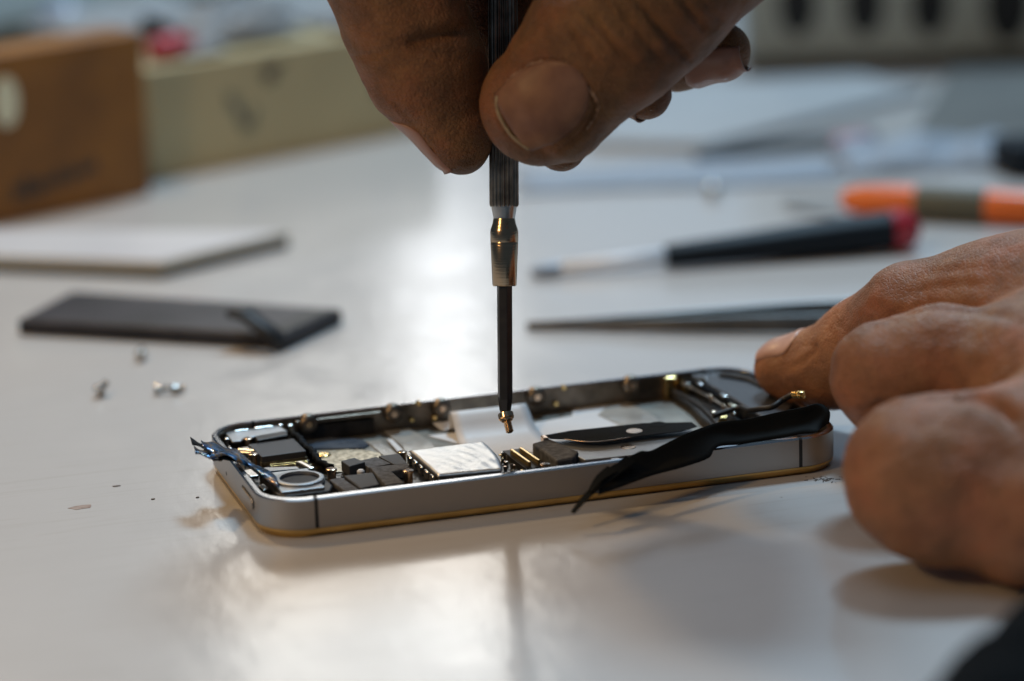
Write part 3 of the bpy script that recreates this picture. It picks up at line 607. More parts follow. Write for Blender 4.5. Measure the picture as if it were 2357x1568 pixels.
# --- right hand (upper), holding the screwdriver
FR = Field()
FR.chain([(1062, 338, 624, 60), (1044, 290, 623, 80), (980, 160, 622, 132), (925, 35, 620, 134), (885, -120, 616, 160), (900, -330, 618, 190)], k=2.5, kin=5)      # forefinger
FR.chain([(1235, 246, 612, 118), (1262, 232, 611, 138), (1400, 78, 606, 172), (1500, -30, 606, 186), (1640, -190, 608, 205), (1760, -400, 620, 250)], k=1.2, kin=6)          # thumb
FR.chain([(1291, 333, 635, 62), (1240, 240, 640, 84), (1160, 60, 646, 112), (1110, -150, 648, 150)], k=1.5, kin=4)    # middle finger
FR.chain([(1484, 214, 638, 62), (1400, 150, 642, 80), (1250, 20, 645, 100), (1200, -160, 640, 140)], k=1.5, kin=4)   # ring finger
FR.chain([(1660, 118, 642, 68), (1560, 120, 646, 80), (1420, 20, 650, 95), (1340, -150, 645, 130)], k=1.5, kin=4)     # little finger
FR.chain([(1020, -380, 630, 220), (1400, -470, 650, 330), (1750, -720, 600, 320), (2100, -1100, 540, 300)], k=10, kin=14)  # palm and wrist
FR.chain([(1000, 20, 614, 56), (992, -60, 613, 70)], k=4)     # folded pad under the middle joint
KR = [([(925, 102), (960, 97), (1000, 86), (1040, 76), (1078, 70)], 1.3, 1.3), ([(800, 130), (860, 126), (915, 108)], .35, .8),
      ([(1462, -5), (1520, 62), (1560, 112), (1590, 140)], .95, .9), ([(1345, 25), (1400, 90), (1470, 150)], .55, .75), ([(1310, 60), (1350, 115), (1390, 150)], .4, .7),
      ([(1560, -10), (1600, 40), (1630, 75)], .7, .8), ([(1250, 90), (1300, 110), (1340, 150)], .15, .8), ([(1420, 10), (1480, 90), (1520, 140)], .5, .7),
      ([(1147, 214), (1190, 168), (1255, 141), (1322, 170), (1372, 235), (1368, 268), (1342, 306), (1290, 345)], .75, .55),
      ([(1140, 222), (1143, 262), (1175, 314), (1216, 345)], .35, .6), ([(900, 230), (930, 262), (960, 300)], .2, .9)]
def fine(c0, c1, dr, half, n, dep, wid, seed):
    r_ = np.random.default_rng(seed); out = []
    for k in range(n):
        t = (k+r_.uniform(.1, .9))/n; x = c0[0]*(1-t)+c1[0]*t+r_.normal(0, 6); y = c0[1]*(1-t)+c1[1]*t+r_.normal(0, 6); h_ = half*r_.uniform(.45, 1); a_ = math.atan2(dr[1], dr[0])+r_.normal(0, .13); o_ = r_.normal(0, half*.25); bw = r_.normal(0, 5)
        x += math.cos(a_)*o_; y += math.sin(a_)*o_
        out.append(([(x-math.cos(a_)*h_, y-math.sin(a_)*h_), (x+bw, y+bw*.5), (x+math.cos(a_)*h_, y+math.sin(a_)*h_)], dep*r_.uniform(.5, 1), wid*r_.uniform(.8, 1.2)))
    return out
KR += fine((1330, 120), (1600, -40), (.6, .8), 95, 22, .22, .5, 1)+fine((860, 60), (1000, 260), (.9, -.35), 60, 12, .12, .5, 2)+fine((1160, 120), (1290, 60), (.75, -.6), 50, 8, .1, .45, 4)
lo = cc(650, 460, 650); hi = cc(2400, -700, 560)
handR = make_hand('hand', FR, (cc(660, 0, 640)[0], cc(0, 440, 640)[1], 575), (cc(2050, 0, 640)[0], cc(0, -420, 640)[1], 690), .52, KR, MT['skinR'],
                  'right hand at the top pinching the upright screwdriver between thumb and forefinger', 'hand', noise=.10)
nail_px(FR, handR, (1178, 280), (.85, -.53), (.53, .85), 196, 89, 95, m='nail')
def nsheet(pts, name, m, hand, w, th=.3):
    g = []
    for (x, y, D) in smoothcurve(pts, 20): g.append([pd(x-w*.5, y-w*.5, D), pd(x+w*.5, y+w*.5, D-.3)])
    return child(MB().sheet(g, th), name, m, hand, smooth=True)
# dry pale cuticle round the thumb nail
cu_ = smoothcurve([(1146, 212, 0), (1188, 166, 0), (1256, 140, 0), (1322, 168, 0), (1371, 228, 0), (1376, 262, 0), (1350, 300, 0)], 90)[:, :2]
cp = traces(FR, cu_+rng.normal(0, 1.2, cu_.shape)); cp = cp-grads(FR, cp)*.28
child(MB().tube([tuple(q) for q in c2w(cp)], [max(.06, .16+.13*math.sin(i*.9)*math.sin(i*.37)+(.14 if 30 < i < 62 else 0)) for i in range(90)], 7), 'cuticle', 'cutic', handR, smooth=True)
# free edge of the thumb nail
te = traces(FR, smoothcurve([(1146, 222, 0), (1148, 258, 0), (1178, 310, 0), (1218, 342, 0)], 24)[:, :2])
child(MB().tube([tuple(q) for q in c2w(te+grads(FR, te)*.15)], .42, 8), 'nail_edge', 'nailw', handR, smooth=True)
up_ = np.array([.55, -.8, -.25])
nail_axis(FR, handR, cc(1400, 150, 642), cc(1484, 214, 638), np.array([.25, -.85, -.5]), 1, 12.2, 1.1, m='nail', over=.9)
nail_axis(FR, handR, cc(1560, 128, 646), cc(1660, 118, 642), np.array([.2, -.85, -.6]), 3, 14.2, 1.1, m='nailm', over=1.3)
nail_axis(FR, handR, cc(1240, 240, 640), cc(1291, 333, 635), np.array([.5, -.75, .1]), 3, 13, .9, m='nail', over=.6)
nail_axis(FR, handR, cc(1000, 220, 622), cc(1062, 338, 624), np.array([-.85, -.5, .25]), 0, 14.5, .95, m='nailm', over=.7)

# --- left hand (lower right), holding the phone down
FL = Field()
FL.chain([(1796, 848, 661, 60), (1850, 852, 659, 74), (1925, 838, 652, 92), (2010, 800, 644, 118), (2110, 740, 632, 128), (2300, 722, 622, 150), (2500, 700, 616, 190)], k=1.2, kin=5)   # forefinger
FL.chain([(2170, 900, 606, 100), (2060, 905, 604, 92), (2030, 858, 602, 98), (2170, 822, 600, 104), (2370, 850, 596, 130), (2560, 850, 596, 180)], k=1.0, kin=7)          # middle finger, bent
FL.chain([(2255, 1164, 563, 110), (2165, 1160, 564, 114), (2106, 1112, 566, 122), (2096, 1066, 567, 112), (2210, 1052, 567, 112), (2420, 1030, 568, 150), (2600, 1000, 575, 220)], k=1.2, kin=9)     # ring finger, bent
FL.chain([(2170, 1105, 570, 104), (2320, 1110, 568, 120)], k=6)
FL.chain([(2345, 1262, 558, 84), (2400, 1190, 558, 96), (2560, 1150, 560, 140)], k=9, kin=8)      # little finger
FL.chain([(2280, 742, 632, 148), (2450, 780, 620, 205), (2650, 930, 600, 310), (3000, 980, 580, 330)], k=9, kin=14)   # back of the hand
FL.chain([(2500, 980, 590, 220)], k=12)
KL = [([(1990, 752), (2060, 724), (2150, 708), (2240, 713), (2357, 742)], .9, 1.3), ([(2190, 912), (2250, 912), (2305, 940), (2340, 990)], 2.0, 1.7),
      ([(1950, 975), (2010, 940), (2100, 920), (2200, 918), (2290, 950)], .8, 1.3), ([(2060, 690), (2120, 668), (2200, 655), (2290, 660)], .35, 1.3), ([(2120, 640), (2190, 622), (2290, 618)], .3, 1.2),
      ([(1990, 700), (2030, 712), (2050, 740)], .35, 1.0), ([(1975, 722), (2000, 735), (2010, 760)], .3, .8),
      ([(1850, 795), (1880, 800), (1868, 815), (1840, 838), (1800, 850)], .5, .8), ([(1920, 745), (1945, 760), (1955, 790)], .22, .9), ([(1900, 755), (1922, 775), (1930, 800)], .18, .8),
      ([(2100, 780), (2180, 770), (2260, 780)], .2, 2.), ([(2060, 990), (2160, 975), (2260, 990)], .2, 2.2)]
KL += fine((1965, 750), (2170, 660), (.45, .9), 40, 10, .13, .7, 5)+fine((2200, 660), (2340, 630), (.5, .85), 40, 6, .1, .8, 6)+fine((2030, 810), (2330, 800), (.12, 1), 46, 9, .1, .9, 7)+fine((1870, 810), (1950, 810), (.3, .95), 30, 5, .12, .6, 9)
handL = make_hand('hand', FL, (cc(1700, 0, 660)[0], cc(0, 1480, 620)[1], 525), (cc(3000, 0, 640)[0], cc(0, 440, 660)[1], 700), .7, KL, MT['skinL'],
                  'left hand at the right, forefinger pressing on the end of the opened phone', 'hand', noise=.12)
nail_axis(FL, handL, cc(1900, 842, 657), cc(1796, 848, 662), np.array([-.05, .95, -.42]), 3, 14.2, .85, m='nailp', over=.2)

# ------------------------------------------------------------------ sleeve at lower right
MT['cloth'] = mat('dark_knit', (.004, .005, .006), .9, c2=(.005, .006, .007), nscale=500., spec=.05, bump=.6, bscale=900., bdist=.0004)
slv = MB(); rs = []; s0 = np.array(onz(2235, 1815, 15.5)); s1 = np.array(onz(2800, 1245, 22))
dS_ = (s1-s0); LS_ = np.linalg.norm(dS_); dS_ /= LS_; eu_ = np.cross(dS_, [0, 0, 1.]); eu_ /= np.linalg.norm(eu_); ev_ = np.cross(eu_, dS_)
for k in range(40):
    t = k/39; c = s0+dS_*LS_*(t*1.2-.1)
    rs.append([tuple(c + (eu_*math.cos(a)+ev_*math.sin(a))*(14.5+.5*math.sin(3*a+k*.7)+.4*math.sin(k*1.1+a))) for a in [2*math.pi*i/36 for i in range(36)]])
c_s = s0*.5+s1*.5; slv.rings(rs)
tag(slv.build('sleeve', MT['cloth'], org=c_s, smooth=True), 'black cloth sleeve poking into the bottom right corner in front of the left hand', 'sleeve')

# ------------------------------------------------------------------ things on the table behind
def onto(px, py, z=0): p = onz(px, py, z); return (p[0], p[1])
# battery
MT['batt'] = mat('battery_wrap', (.014, .015, .020), .42, spec=.3, c2=(.035, .034, .042), nscale=60., bump=.25, bscale=200., bdist=.0003)
q = [onto(42, 771), onto(662, 806), onto(790, 746), onto(168, 703)]
bt = thing('battery', 'flat black phone battery lying on the table left of the phone', 'battery', (*onto(420, 760), 0))
def inset(poly, d):
    c = np.mean(poly, 0); return [tuple(c+(np.array(p)-c)*(1-d/np.linalg.norm(np.array(p)-c))) for p in poly]
child(MB().prism(q, .1, 3.9), 'cell', 'batt', bt, bevel=.7)
e0, e1 = np.array(q[1]), np.array(q[2]); dirx = (np.array(q[1])-np.array(q[0])); dirx /= np.linalg.norm(dirx)
child(MB().prism([tuple(e0-dirx*6.5+(e1-e0)*.06), tuple(e0-dirx*.6+(e1-e0)*.06), tuple(e1-dirx*.6-(e1-e0)*.06), tuple(e1-dirx*6.5-(e1-e0)*.06)], 3.85, 4.25), 'terminal_tape', 'black', bt, bevel=.15)
c = smoothcurve([(640, 800, 1.), (636, 784, 3.0), (618, 762, 5.2), (590, 742, 7.0), (560, 722, 8.6), (545, 716, 8.8)], 30); gg = []
for i, p in enumerate(c): w = 17+8*(i > 22); gg.append([onz(p[0]-w, p[1]+w*.25, p[2]), onz(p[0]+w, p[1]-w*.25, p[2])])
child(MB().sheet(gg, 1.5), 'battery_cable', 'black', bt, smooth=True)
# white slab, far left
MT['cream'] = mat('off_white_cover', (.62, .61, .62), .4, c2=(.56, .55, .57), nscale=20.)
MT['edge'] = mat('beige_edge', (.42, .39, .32), .5)
MT['dk'] = mat('dark_base', (.05, .055, .055), .5)
a, b_, c_, d_ = np.array(onto(-330, 615)), np.array(onto(375, 642)), np.array(onto(668, 570)), np.array(onto(-60, 562))
sl = thing('white_slab', 'flat white slab with a beige edge lying at the far left behind the battery', 'tablet', (*onto(200, 600), 0))
child(MB().prism([tuple(p) for p in (a, b_, c_, d_)], .1, 2.0), 'base', 'dk', sl, bevel=.5)
child(MB().prism([tuple(p) for p in (a, b_, c_, d_)], 2.0, 4.2), 'rim', 'edge', sl, bevel=.4)
child(MB().prism(inset([tuple(p) for p in (a, b_, c_, d_)], 1.6), 4.2, 4.7), 'cover', 'cream', sl, bevel=.2)
# boxes
MT['orange'] = mat('orange_brown_card', (.28, .115, .013), .5, c2=(.15, .06, .009), nscale=30.)
MT['beige'] = mat('tan_card', (.52, .44, .25), .6, c2=(.44, .37, .21), nscale=25.)
MT['ink'] = mat('dark_print', (.05, .045, .04), .6)
MT['inkg'] = mat('grey_green_print', (.14, .15, .12), .6)
MT['lab'] = mat('cream_sticker', (.75, .75, .55), .5)
def frame2(pxa, pya, pxb, pyb):
    A = np.array([*onto(pxa, pya), 0.]); Bq = np.array([*onto(pxb, pyb), 0.]); e = (Bq-A)/np.linalg.norm(Bq-A); n = np.array([-e[1], e[0], 0]); return A, Bq, e, n, np.linalg.norm(Bq-A)
def obox(A, e, n, ln, dp, h, z0=0.): 
    v = [A, A+e*ln, A+e*ln+n*dp, A+n*dp]; return MB().prism([(p[0], p[1]) for p in v], z0, h)
def height(px, py0, py1):
    p = onz(px, py0, 0); D = depth(p); return (py0-py1)/FPX*D/math.cos(PITCH)
A, Bq, e, n, ln = frame2(-160, 551, 350, 447)
h_ = height(340, 450, 84)
bx = thing('cardboard_box', 'small orange brown box with faded dark lettering standing at the far left', 'box', tuple(A+e*ln/2))
child(obox(A, e, n, ln, 16, h_-3, .05), 'box_body', 'orange', bx, bevel=.8)
child(obox(A-e*.4-n*.4, e, n, ln+.8, 16.8, h_, h_-9), 'box_lid', 'orange', bx, bevel=.8)
def decal(A, e, n, u, z, w, h, name, m, par, rot=0, th=.15, lay=0):
    cu, sn = math.cos(rot), math.sin(rot); pts = []
    for du, dz in ((-w/2, -h/2), (w/2, -h/2), (w/2, h/2), (-w/2, h/2)):
        uu, zz = u+du*cu-dz*sn, z+du*sn+dz*cu; pts.append((uu, zz))
    mb = MB(); f0 = [tuple(A+e*uu-n*(.02+lay)+np.array([0, 0, zz])) for uu, zz in pts]; f1 = [tuple(A+e*uu-n*(.02+lay+th)+np.array([0, 0, zz])) for uu, zz in pts]
    return mb, f0, f1
def stamp(par, A, e, n, items, name, m, th=.15, lay=0.):
    mb = MB()
    for (u, z, w, h, rot) in items:
        _, f0, f1 = decal(A, e, n, u, z, w, h, name, m, par, rot, th, lay); mb.rings([f0, f1])
    return child(mb, name, m, par)
u1 = ln-48
stamp(bx, A, e, n, [(u1+i*3.9, 8.5+i*.5+.4*math.sin(i*2.1), 2.1+.5*math.sin(i), 5+1.4*math.sin(i*1.7), .12) for i in range(8)]+[(u1+13.5, 10, 29, 1.5, .12)], 'lettering', 'ink')
# round cream sticker at the left frame edge
sk = MB(); c0 = A+e*(ln-49.5)-n*.5+np.array([0, 0, h_*.72])
sk.rings([[tuple(c0+e*4.2*math.cos(a)+np.array([0, 0, 1])*7.4*math.sin(a)-n*k) for a in [2*math.pi*i/28 for i in range(28)]] for k in (0, .25)])
child(sk, 'sticker', 'lab', bx)
A2, B2, e2, n2, ln2 = frame2(348, 418, 1010, 292)
h2 = height(380, 415, 165)
bx2 = thing('cardboard_box', 'long low tan box with smudged grey print standing right of the orange brown box', 'box', tuple(A2+e2*ln2/2))
child(obox(A2, e2, n2, ln2, 40, h2, .05), 'box_body', 'beige', bx2, bevel=.8)
stamp(bx2, A2, e2, n2, [(ln2*.30, h2*.48, 2.6, 12, .35), (ln2*.33, h2*.36, 5, 3.2, .2), (ln2*.345, h2*.42, 2, 6, -.3), (ln2*.27, h2*.6, 1.6, 6, .1)], 'lettering', 'inkg')
stamp(bx2, A2, e2, n2, [(ln2*.41, h2*.78, 5, 5, .4), (ln2*.43, h2*.84, 7, 1.4, .3)], 'printed_emblem', 'ink')
stamp(bx2, A2, e2, n2, [(ln2*.78, h2*.55, 3, 12, .2), (ln2*.80, h2*.42, 6, 2, .2)], 'printed_emblem', 'inkg')
# clutter on top of the tan box
MT['red'] = mat('red_plastic', (.42, .02, .035), .35)
MT['redh'] = mat('red_cap', (.40, .03, .045), .3)
MT['greyp'] = mat('pale_plastic', (.28, .30, .32), .55, bump=.3, bscale=90., bdist=.002)
MT['bluep'] = mat('pale_blue_plastic', (.26, .34, .48), .3, coat=.3)
MT['teal'] = mat('grey_teal_card', (.12, .15, .15), .6, c2=(.18, .21, .21), nscale=20.)
def P3(u, dn, z): return A2+e2*u+n2*dn+np.array([0, 0, z])
rc = P3(ln2*.155, 10, h2)
MBr = MB().lathe(rc+np.array([0, 0, 3.6])-e2*8, rc+e2*8+np.array([0, 0, 4.4]), [(0, 3.4), (1.2, 4.0), (9, 4.2), (13, 3.2), (16, 1.6)], 20)
tag(MBr.build('wire_cutter_handle', MT['red'], org=rc, smooth=True), 'small red plastic handle lying on the left end of the tan box', 'tool handle')
bc = P3(ln2*.2, 18, h2)
tag(MB().tube(smoothcurve([bc-e2*10+np.array([0, 0, 12]), bc-e2*3+np.array([0, 0, 9]), bc+e2*3+np.array([0, 0, 4]), bc+e2*12+np.array([0, 0, 2.4])], 24), 2.2, 12).build('cable', MT['black'], org=bc, smooth=True), 'curved black cable end lying behind the red handle on the tan box', 'cable')
def crumple(center, eu, ev, w, d, h, seed, th=.3, fall=1.):
    r = np.random.default_rng(seed); ph = r.uniform(0, 6.28, 12); n_ = 34; g = []
    for j in range(n_+1):
        row = []
        for i in range(n_+1):
            u, v = i/n_-.5, j/n_-.5; k = 0
            for m_ in range(6): k += abs(math.sin((u*math.cos(ph[m_])+v*math.sin(ph[m_]))*(7+5*m_)+ph[m_+5]))/(m_+1.5)
            e_ = max(0, 1-(2*max(abs(u), abs(v)))**4)
            row.append(center+eu*w*u*(1+.05*math.sin(9*v+ph[0]))+ev*d*v*(1+.06*math.sin(8*u+ph[1]))+np.array([0, 0, .5+h*k*.45*(.25+.75*e_)]))
        g.append(row)
    return MB().sheet(g, th)
w1 = P3(ln2*.23, 10, h2+.2)
tag(crumple(w1, e2, n2, 17, 12, 5, 3).build('plastic_wrap', MT['greyp'], org=w1, smooth=True), 'crumpled white wrapper on the front edge of the tan box beside the red handle', 'wrapper')
w2 = P3(ln2*.45, 24, h2+.2)
tag(crumple(w2, e2, n2, 46, 26, 17, 9).build('plastic_bag', MT['greyp'], org=w2, smooth=True), 'large crumpled grey plastic bag lying on the back of the tan box', 'bag')
w3 = P3(ln2*.86, 16, h2+.2)
tag(crumple(w3, e2, n2, 34, 22, 8, 14).build('plastic_wrap', MT['greyp'], org=w3, smooth=True), 'crumpled pale wrapper on the right end of the tan box next to the hand', 'wrapper')
# blue-grey things behind the orange box
gA = onz(60, 300, 0)
gb = thing('storage_tray', 'grey teal tray with a pale blue lens shaped lid standing behind the orange brown box', 'tray', tuple(gA))
gA = np.array(gA)
child(obox(gA-e*70, e, n, 170, 60, 38, .05), 'tray_body', 'teal', gb, bevel=1.5)
pt = onz(145, 45, 40)
child(MB().lathe(pt+np.array([0, 0, -2]), pt+np.array([0, 0, 6]), [(0, 9), (2, 9.5), (6, 7), (8, 2)], 24), 'lid', 'bluep', gb, smooth=True)
pt2 = onz(300, 60, 38)
child(crumple(np.array([pt2[0], pt2[1], 38.]), e, n, 60, 34, 9, 21), 'wrapping', 'greyp', gb, smooth=True)

# black screwdriver with red cap
MT['hblack'] = mat('navy_black_handle', (.008, .013, .02), .5, spec=.2)
MT['silver'] = mat('frosted_shaft', (.80, .84, .90), .4, 0)
MT['tipd'] = mat('dark_tip', (.30, .33, .38), .4, .5)
r1 = 4.6
pa, pb, pc, pe_, pf = (np.array(onz(x, y, z)) for x, y, z in ((1222, 626, 1.8), (1530, 590, 3.6), (2045, 531, 5.6), (2108, 524, 5.6), (1290, 618, 2.2)))
sd = thing('screwdriver', 'black handled screwdriver with a red end cap lying behind the phone', 'screwdriver', (pc[0], pc[1], 0))
dS = np.linalg.norm(pb-pa)
child(MB().lathe(pf, pb, [(0, 1.7), (np.linalg.norm(pb-pf)+2, 2.2)], 20), 'shaft', 'silver', sd, smooth=True)
child(MB().lathe(pa, pf, [(0, 1.2), (3, 1.8), (np.linalg.norm(pf-pa), 1.75)], 20), 'tip', 'tipd', sd, auto=40)
lh = np.linalg.norm(pc-pb)
child(MB().lathe(pb, pc, [(0, 2.7), (1.5, 3.2), (lh*.35, 4.0), (lh*.75, 5.3), (lh, 5.4)], 36, flutes=(6, .08)), 'handle', 'hblack', sd, auto=40)
child(MB().lathe(pc, pe_, [(0, 5.5), (3, 5.6), (np.linalg.norm(pe_-pc)*.8, 5.0), (np.linalg.norm(pe_-pc), 3.2)], 30), 'end_cap', 'redh', sd, auto=50)
# craft knife
MT['org'] = mat('orange_plastic', (.85, .16, .015), .35)
MT['olive'] = mat('olive_grip', (.105, .10, .065), .6)
k0, k1, k2, k3, k4, kb = (np.array(onz(x, y, z)) for x, y, z in ((1940, 460, 4.8), (2110, 466, 4.8), (2272, 474, 4.8), (2420, 483, 4.8), (2520, 488, 4.8), (1800, 462, 2.0)))
kn = thing('craft_knife', 'craft knife with orange handle and olive grip band lying beyond the black screwdriver', 'knife', (k1[0], k1[1], 0))
def seg(a, b, prof, name, m): 
    L = np.linalg.norm(b-a); return child(MB().lathe(a, b, [(t*L, r) for t, r in prof], 30), name, m, kn, auto=40)
seg(k0, k1, [(0, 2.6), (.2, 4.0), (.6, 4.7), (1, 4.7)], 'handle_front', 'org'); seg(k1, k2, [(0, 4.75), (.05, 5.0), (.95, 5.0), (1, 4.75)], 'grip', 'olive'); seg(k2, k4, [(0, 4.7), (.9, 4.5), (1, 3)], 'handle_rear', 'org')
dk_ = (k0-kb); sidev = np.array([-dk_[1], dk_[0], 0]); sidev /= np.linalg.norm(sidev)
child(MB().sheet([[kb+sidev*-1.0, kb+sidev*2.6], [kb+dk_*.3+sidev*-3, kb+dk_*.3+sidev*2.8], [k0+sidev*-2.6, k0+sidev*2.6]], .6), 'blade', 'steel', kn)
# tweezers
MT['twz'] = mat('tweezer_steel', (.17, .17, .165), .4, .9, c2=(.12, .12, .12), nscale=60.)
tw = thing('tweezers', 'pointed steel tweezers lying between the phone and the black screwdriver', 'tweezers', (*onto(1600, 750), 0))
def arm(pts, name):
    g = []
    for x, y, z, w in smoothcurve(pts, 30):
        p = np.array(onz(x, y, z)); g.append([p+np.array([0, 0, -w/2]), p+np.array([.3, .9, -w/4]), p+np.array([.3, 1., w/4]), p+np.array([0, 0, w/2])])
    return child(MB().sheet(g, .9), name, 'twz', tw, smooth=True)
arm([(1212, 752, 1.0, .8), (1350, 751, 1.5, 1.6), (1600, 748, 2.4, 3.4), (1900, 745, 3., 4.2), (2200, 742, 3.6, 4.6)], 'arm')
arm([(1214, 749, 1.4, .8), (1350, 743, 2.2, 1.4), (1600, 727, 3.0, 2.4), (1900, 708, 3.6, 2.8), (2200, 700, 4.0, 3)], 'arm')
# dark spudger and paper
MT['paper'] = mat('white_paper', (.42, .43, .44), .6, c2=(.38, .39, .40), nscale=20.)
MT['slate'] = mat('slate_plastic', (.055, .07, .085), .45)
pa1 = [onto(1350, 345), onto(1620, 352), onto(2130, 225), onto(1980, 190), onto(1500, 215)]
tag(MB().prism(pa1, .3, 3.2).build('paper_stack', MT['paper'], org=(*onto(1700, 270), 0), bevel=.3), 'flat stack of white paper lying behind the tools under the thumb', 'paper')
q0, q1, q2 = (np.array(onz(x, y, 1.6)) for x, y in ((1600, 358), (1800, 350), (2010, 318)))
tag(MB().lathe(q0, q2, [(0, 1.4), (5, 2.0), (np.linalg.norm(q2-q0)*.5, 2.6), (np.linalg.norm(q2-q0), 3.2)], 16).build('spudger', MT['slate'], org=q1, auto=40), 'slim dark slate pry tool lying in front of the white paper stack', 'pry tool')
MT['clothg'] = mat('grey_mat', (.16, .16, .15), .85, c2=(.12, .12, .115), nscale=18.)
tag(MB().prism([onto(2100, 330), onto(2520, 345), onto(2520, 165), onto(2190, 165)], .2, 2.4).build('work_mat', MT['clothg'], org=(*onto(2300, 260), 0), bevel=.5), 'dark grey mat lying at the far right in front of the white rack', 'mat')
MT['film'] = mat('clear_film', (.42, .48, .56), .5, alpha=.6, spec=.3, bump=.3, bscale=60., bdist=.002)
MT['pinkp'] = mat('pink_print', (.42, .17, .22), .5)
for (x, y, w, d, h, sd_, lab) in ((1560, 410, 95, 34, 3.2, 31, 'clear plastic bag lying flat beyond the black screwdriver'), (2140, 370, 56, 38, 9, 41, 'crumpled clear bag lying behind the orange craft knife')):
    p = np.array([*onto(x, y), .2]); o_ = tag(crumple(p, np.array([math.cos(-.25), math.sin(-.25), 0]), np.array([.25, .97, 0]), w, d, h, sd_).build('plastic_bag', MT['film'], org=p, smooth=True), lab, 'bag')
p = np.array([*onto(1970, 345), 0.]); tag(crumple(p, np.array([1., -.2, 0]), np.array([.2, 1., 0]), 13, 14, 7, 51).build('wrapper', MT['pinkp'], org=p, smooth=True), 'small faded pink wrapper lying left of the crumpled clear bag', 'wrapper')
p = np.array([*onto(2380, 400), 0.]); tag(MB().prism(rrect(p[0]-9, p[0]+14, p[1]-6, p[1]+12, 2), .1, 10).build('case', MT['hblack'], org=p, bevel=1.), 'small black case cut by the right edge beside the orange knife', 'case')
# bead added to stand in for a highlight on the bag
p = np.array(onz(1640, 437, 2.4)); tag(MB().lathe(p-np.array([0, 0, 2.2]), p+np.array([0, 0, 2.2]), [(0, .8), (1, 2), (2.2, 2.4), (3.4, 2), (4.4, .6)], 20).build('glint_bead', MT['steel'], org=p, smooth=True), 'tiny bead added as a bright highlight on the clear plastic bag', 'ball')
# perforated rack at the top right
MT['rack'] = mat('grey_white_plastic', (.33, .35, .31), .5, c2=(.27, .29, .26), nscale=12.)
MT['void'] = mat('dark_opening', (.004, .005, .006), .6)
ra = np.array([*onto(1720, 172), 0.]); rb = np.array([*onto(2560, 150), 0.]); er = (rb-ra)/np.linalg.norm(rb-ra); nr = np.array([-er[1], er[0], 0]); lr = np.linalg.norm(rb-ra)
rk = thing('socket_rack', 'pale grey rack with a row of dark round openings standing at the top right', 'rack', tuple(ra+er*lr/2))
child(obox(ra+nr*7, er, nr, lr, 40, 4.5, .05), 'shadow_gap', 'dk', rk)  # dark block stands in for the shadow under the rack
child(obox(ra, er, nr, lr, 52, 62, 5), 'rack_body', 'rack', rk, bevel=2.)
for i, px in enumerate((1835, 1990, 2140, 2320, 2480)):
    d = ray(px, 12); 
    # intersect with rack front plane
    tt = np.dot(ra-CP, nr)/np.dot(d, nr); p = CP+d*tt; rr = 7.4 if i != 3 else 9
    child(MB().rings([[tuple(p+er*rr*.9*math.cos(a)+np.array([0, 0, rr*1.5*math.sin(a)+1])-nr*k) for a in [2*math.pi*j/28 for j in range(28)]] for k in (.02, .3)]), 'opening', 'void', rk)
MT['backc'] = mat('dim_wall', (.13, .145, .14), .8, c2=(.09, .10, .10), nscale=6.)
tag(MB().box(-900, 1300, 1300, 1320, -25, 60).build('wall', MT['backc']), kind='structure')

# ------------------------------------------------------------------ loose screws, debris
def loose(px, py, yaw, tilt, label, sc=1.):
    p = np.array(onz(px, py, 0)); d = np.array([math.cos(yaw)*math.cos(tilt), math.sin(yaw)*math.cos(tilt), math.sin(tilt)]); a = p+np.array([0, 0, 1.0*sc]); b = a+d*3.2*sc
    t_ = thing('phone_screw', label, 'screw', tuple(p), 'loose phone screws on the table')
    child(MB().lathe(a, b, [(0, .9*sc), (.1*sc, 1.15*sc), (.9*sc, 1.15*sc), (1., .8*sc)], 18), 'screw_head', 'steel', t_, auto=40)
    pr_ = [(.9*sc, .55*sc)]
    x = 1.1*sc
    while x < 3*sc: pr_ += [(x, .5*sc), (x+.12, .68*sc), (x+.24, .5*sc)]; x += .34
    child(MB().lathe(a, b, pr_, 14), 'screw_thread', 'steel', t_, auto=60)
loose(225, 916, .6, .5, 'upright silver screw lying alone at the left below the battery', 1.25)
loose(357, 908, -.2, .1, 'silver screw at the left of the touching pair below the battery', 1.1)
loose(398, 908, .3, .0, 'darker screw at the right of the touching pair below the battery', 1.05)
loose(323, 833, 1.2, .3, 'faint small screw nearest to the black battery', 1.2)
MT['flake'] = mat('pale_flake', (.36, .28, .24), .7, c2=(.25, .18, .15), nscale=900.)
MT['crumb'] = mat('brown_grit', (.09, .065, .05), .8)
for i, (px, py, w, d, lab) in enumerate(((187, 1168, 3.0, 1.7, 'flat pale brown flake on the bare table left of the phone'), (352, 1150, .5, .5, 'tiny dark crumb between the flake and the phone'), (455, 1146, .45, .4, 'tiny dark crumb closest to the left end of the phone'), (268, 1120, .9, .25, 'short dark fibre above the flake on the table'), (535, 1106, .6, .25, 'tiny dark crumb by the gold edge of the phone'))):
    p = np.array([*onto(px, py), 0]); m_ = MB(); n_ = 9
    ring = [(p[0]+w*math.cos(2*math.pi*k/n_)*rng.uniform(.6, 1), p[1]+d*math.sin(2*math.pi*k/n_)*rng.uniform(.6, 1)) for k in range(n_)]
    m_.prism(ring, .004, .18 if w < 2 else .08); tag(m_.build('crumb', MT['crumb' if w < 2 else 'flake'], org=p), lab, 'debris', 'debris on the table')
m_ = MB()
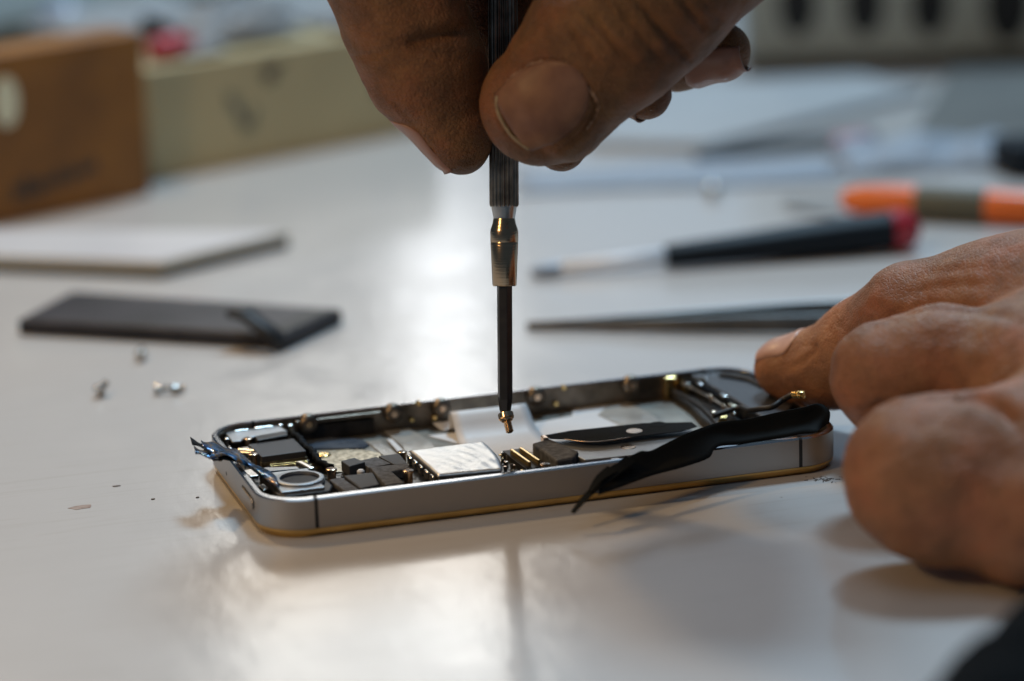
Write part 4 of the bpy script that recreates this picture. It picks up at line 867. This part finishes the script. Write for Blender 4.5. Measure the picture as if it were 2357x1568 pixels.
for k in range(42):
    px, py = 1902+rng.normal(0, 22), 1103+rng.normal(0, 3.4); p = onto(px, py); a = rng.uniform(0, 3.1); r_ = rng.uniform(.2, .7)
    m_.prism([(p[0]-r_*math.cos(a), p[1]-r_*math.sin(a)), (p[0]+.1, p[1]-.12), (p[0]+r_*math.cos(a), p[1]+r_*math.sin(a)), (p[0]-.1, p[1]+.12)], .004, .03+.002*k)
tag(m_.build('scuff_mark', MT['crumb'], org=(*onto(1902, 1103), 0)), 'patch of fine brown grit on the table below the right end of the phone', 'debris', kind='stuff')

# ------------------------------------------------------------------ light
w = bpy.data.worlds.new('World'); scn.world = w; w.use_nodes = True
w.node_tree.nodes['Background'].inputs[0].default_value = (.50, .72, 1.0, 1); w.node_tree.nodes['Background'].inputs[1].default_value = AMB if 'AMB' in globals() else .075
def area(name, loc, target, sx, sy, power, c, spread=None):
    l = bpy.data.lights.new(name, 'AREA'); l.shape = 'RECTANGLE'; l.size = sx*S; l.size_y = sy*S; l.energy = power; l.color = c
    if spread: l.spread = math.radians(spread)
    o = bpy.data.objects.new(name, l); col.objects.link(o); loc = np.array(loc, float); o.location = tuple(loc*S)
    o.rotation_euler = (Vector(np.array(target, float)-loc)).to_track_quat('-Z', 'Y').to_euler(); return o
def azel(px, el, dist, base=(60, 30, 0)):
    """point seen from base in the compass direction of image column px, el degrees up"""
    az = YAW+math.atan((px-1178.5)/FPX); b = np.array(base, float); e_ = math.radians(el); return b+dist*np.array([math.sin(az)*math.cos(e_), math.cos(az)*math.cos(e_), math.sin(e_)])
# tall window behind the bench: mirror-like streak on the laminate
def window_and_fill(pxl, pxr, el0, el1, dist, power, c):
    D = dist; xs = [azel(p, (el0+el1)/2, D, base=tuple(CP*np.array([1, 1, 0])))for p in (pxl, pxr)]
    base = np.array([CP[0], CP[1], 0.]); Dh = D
    def P(px, el):
        az = YAW+math.atan((px-1178.5)/FPX); return np.array([CP[0]+Dh*math.sin(az), CP[1]+Dh*math.cos(az), Dh*math.tan(math.radians(el))-CP[2]])
    a, b = P(pxl, el0), P(pxr, el1); ctr = (a+b)/2; 
    return area('window_and_fill_light', ctr, (ctr[0]-math.sin(YAW)*1000, ctr[1]-math.cos(YAW)*1000, ctr[2]-0), np.linalg.norm((b-a)[:2]), b[2]-a[2], power, c)
window_and_fill(480, 830, 17.0, 26, 3200, 1.15, (1, .96, .88)); window_and_fill(880, 1165, 16.5, 26, 3200, 1.3, (1, .97, .91)); window_and_fill(915, 1140, 12.6, 16.3, 3200, .27, (.96, .98, 1))
window_and_fill(1240, 2900, 11, 27, 3200, 1.1, (.55, .76, 1.))  # added cool panel right of the panes, put in for bluish reflections
area('cool_key', (520, 760, 1500), (60, 40, 0), 300, 300, 22., (.54, .79, 1.))
area('warm_lamp', (-290, -110, 300), (50, 20, 15), 55, 55, .60, (1., .62, .27))
area('warm_lamp', (-50, 300, 350), (60, 20, 5), 24, 24, .62, (1., .66, .32))
area('overhead_fill', (0, -100, 1300), (60, 0, 0), 900, 900, 2.2, (.62, .82, 1))
scn.cycles.use_denoising = True
scn.cycles.max_bounces = 8; scn.cycles.caustics_reflective = False; scn.cycles.caustics_refractive = False; scn.cycles.sample_clamp_indirect = 4
vs = scn.view_settings; vs.view_transform = 'Standard'; vs.look = 'None'; vs.gamma = 1; vs.exposure = 0; vs.use_curve_mapping = False
for o in scn.objects:
    if '_org' in o: del o['_org']
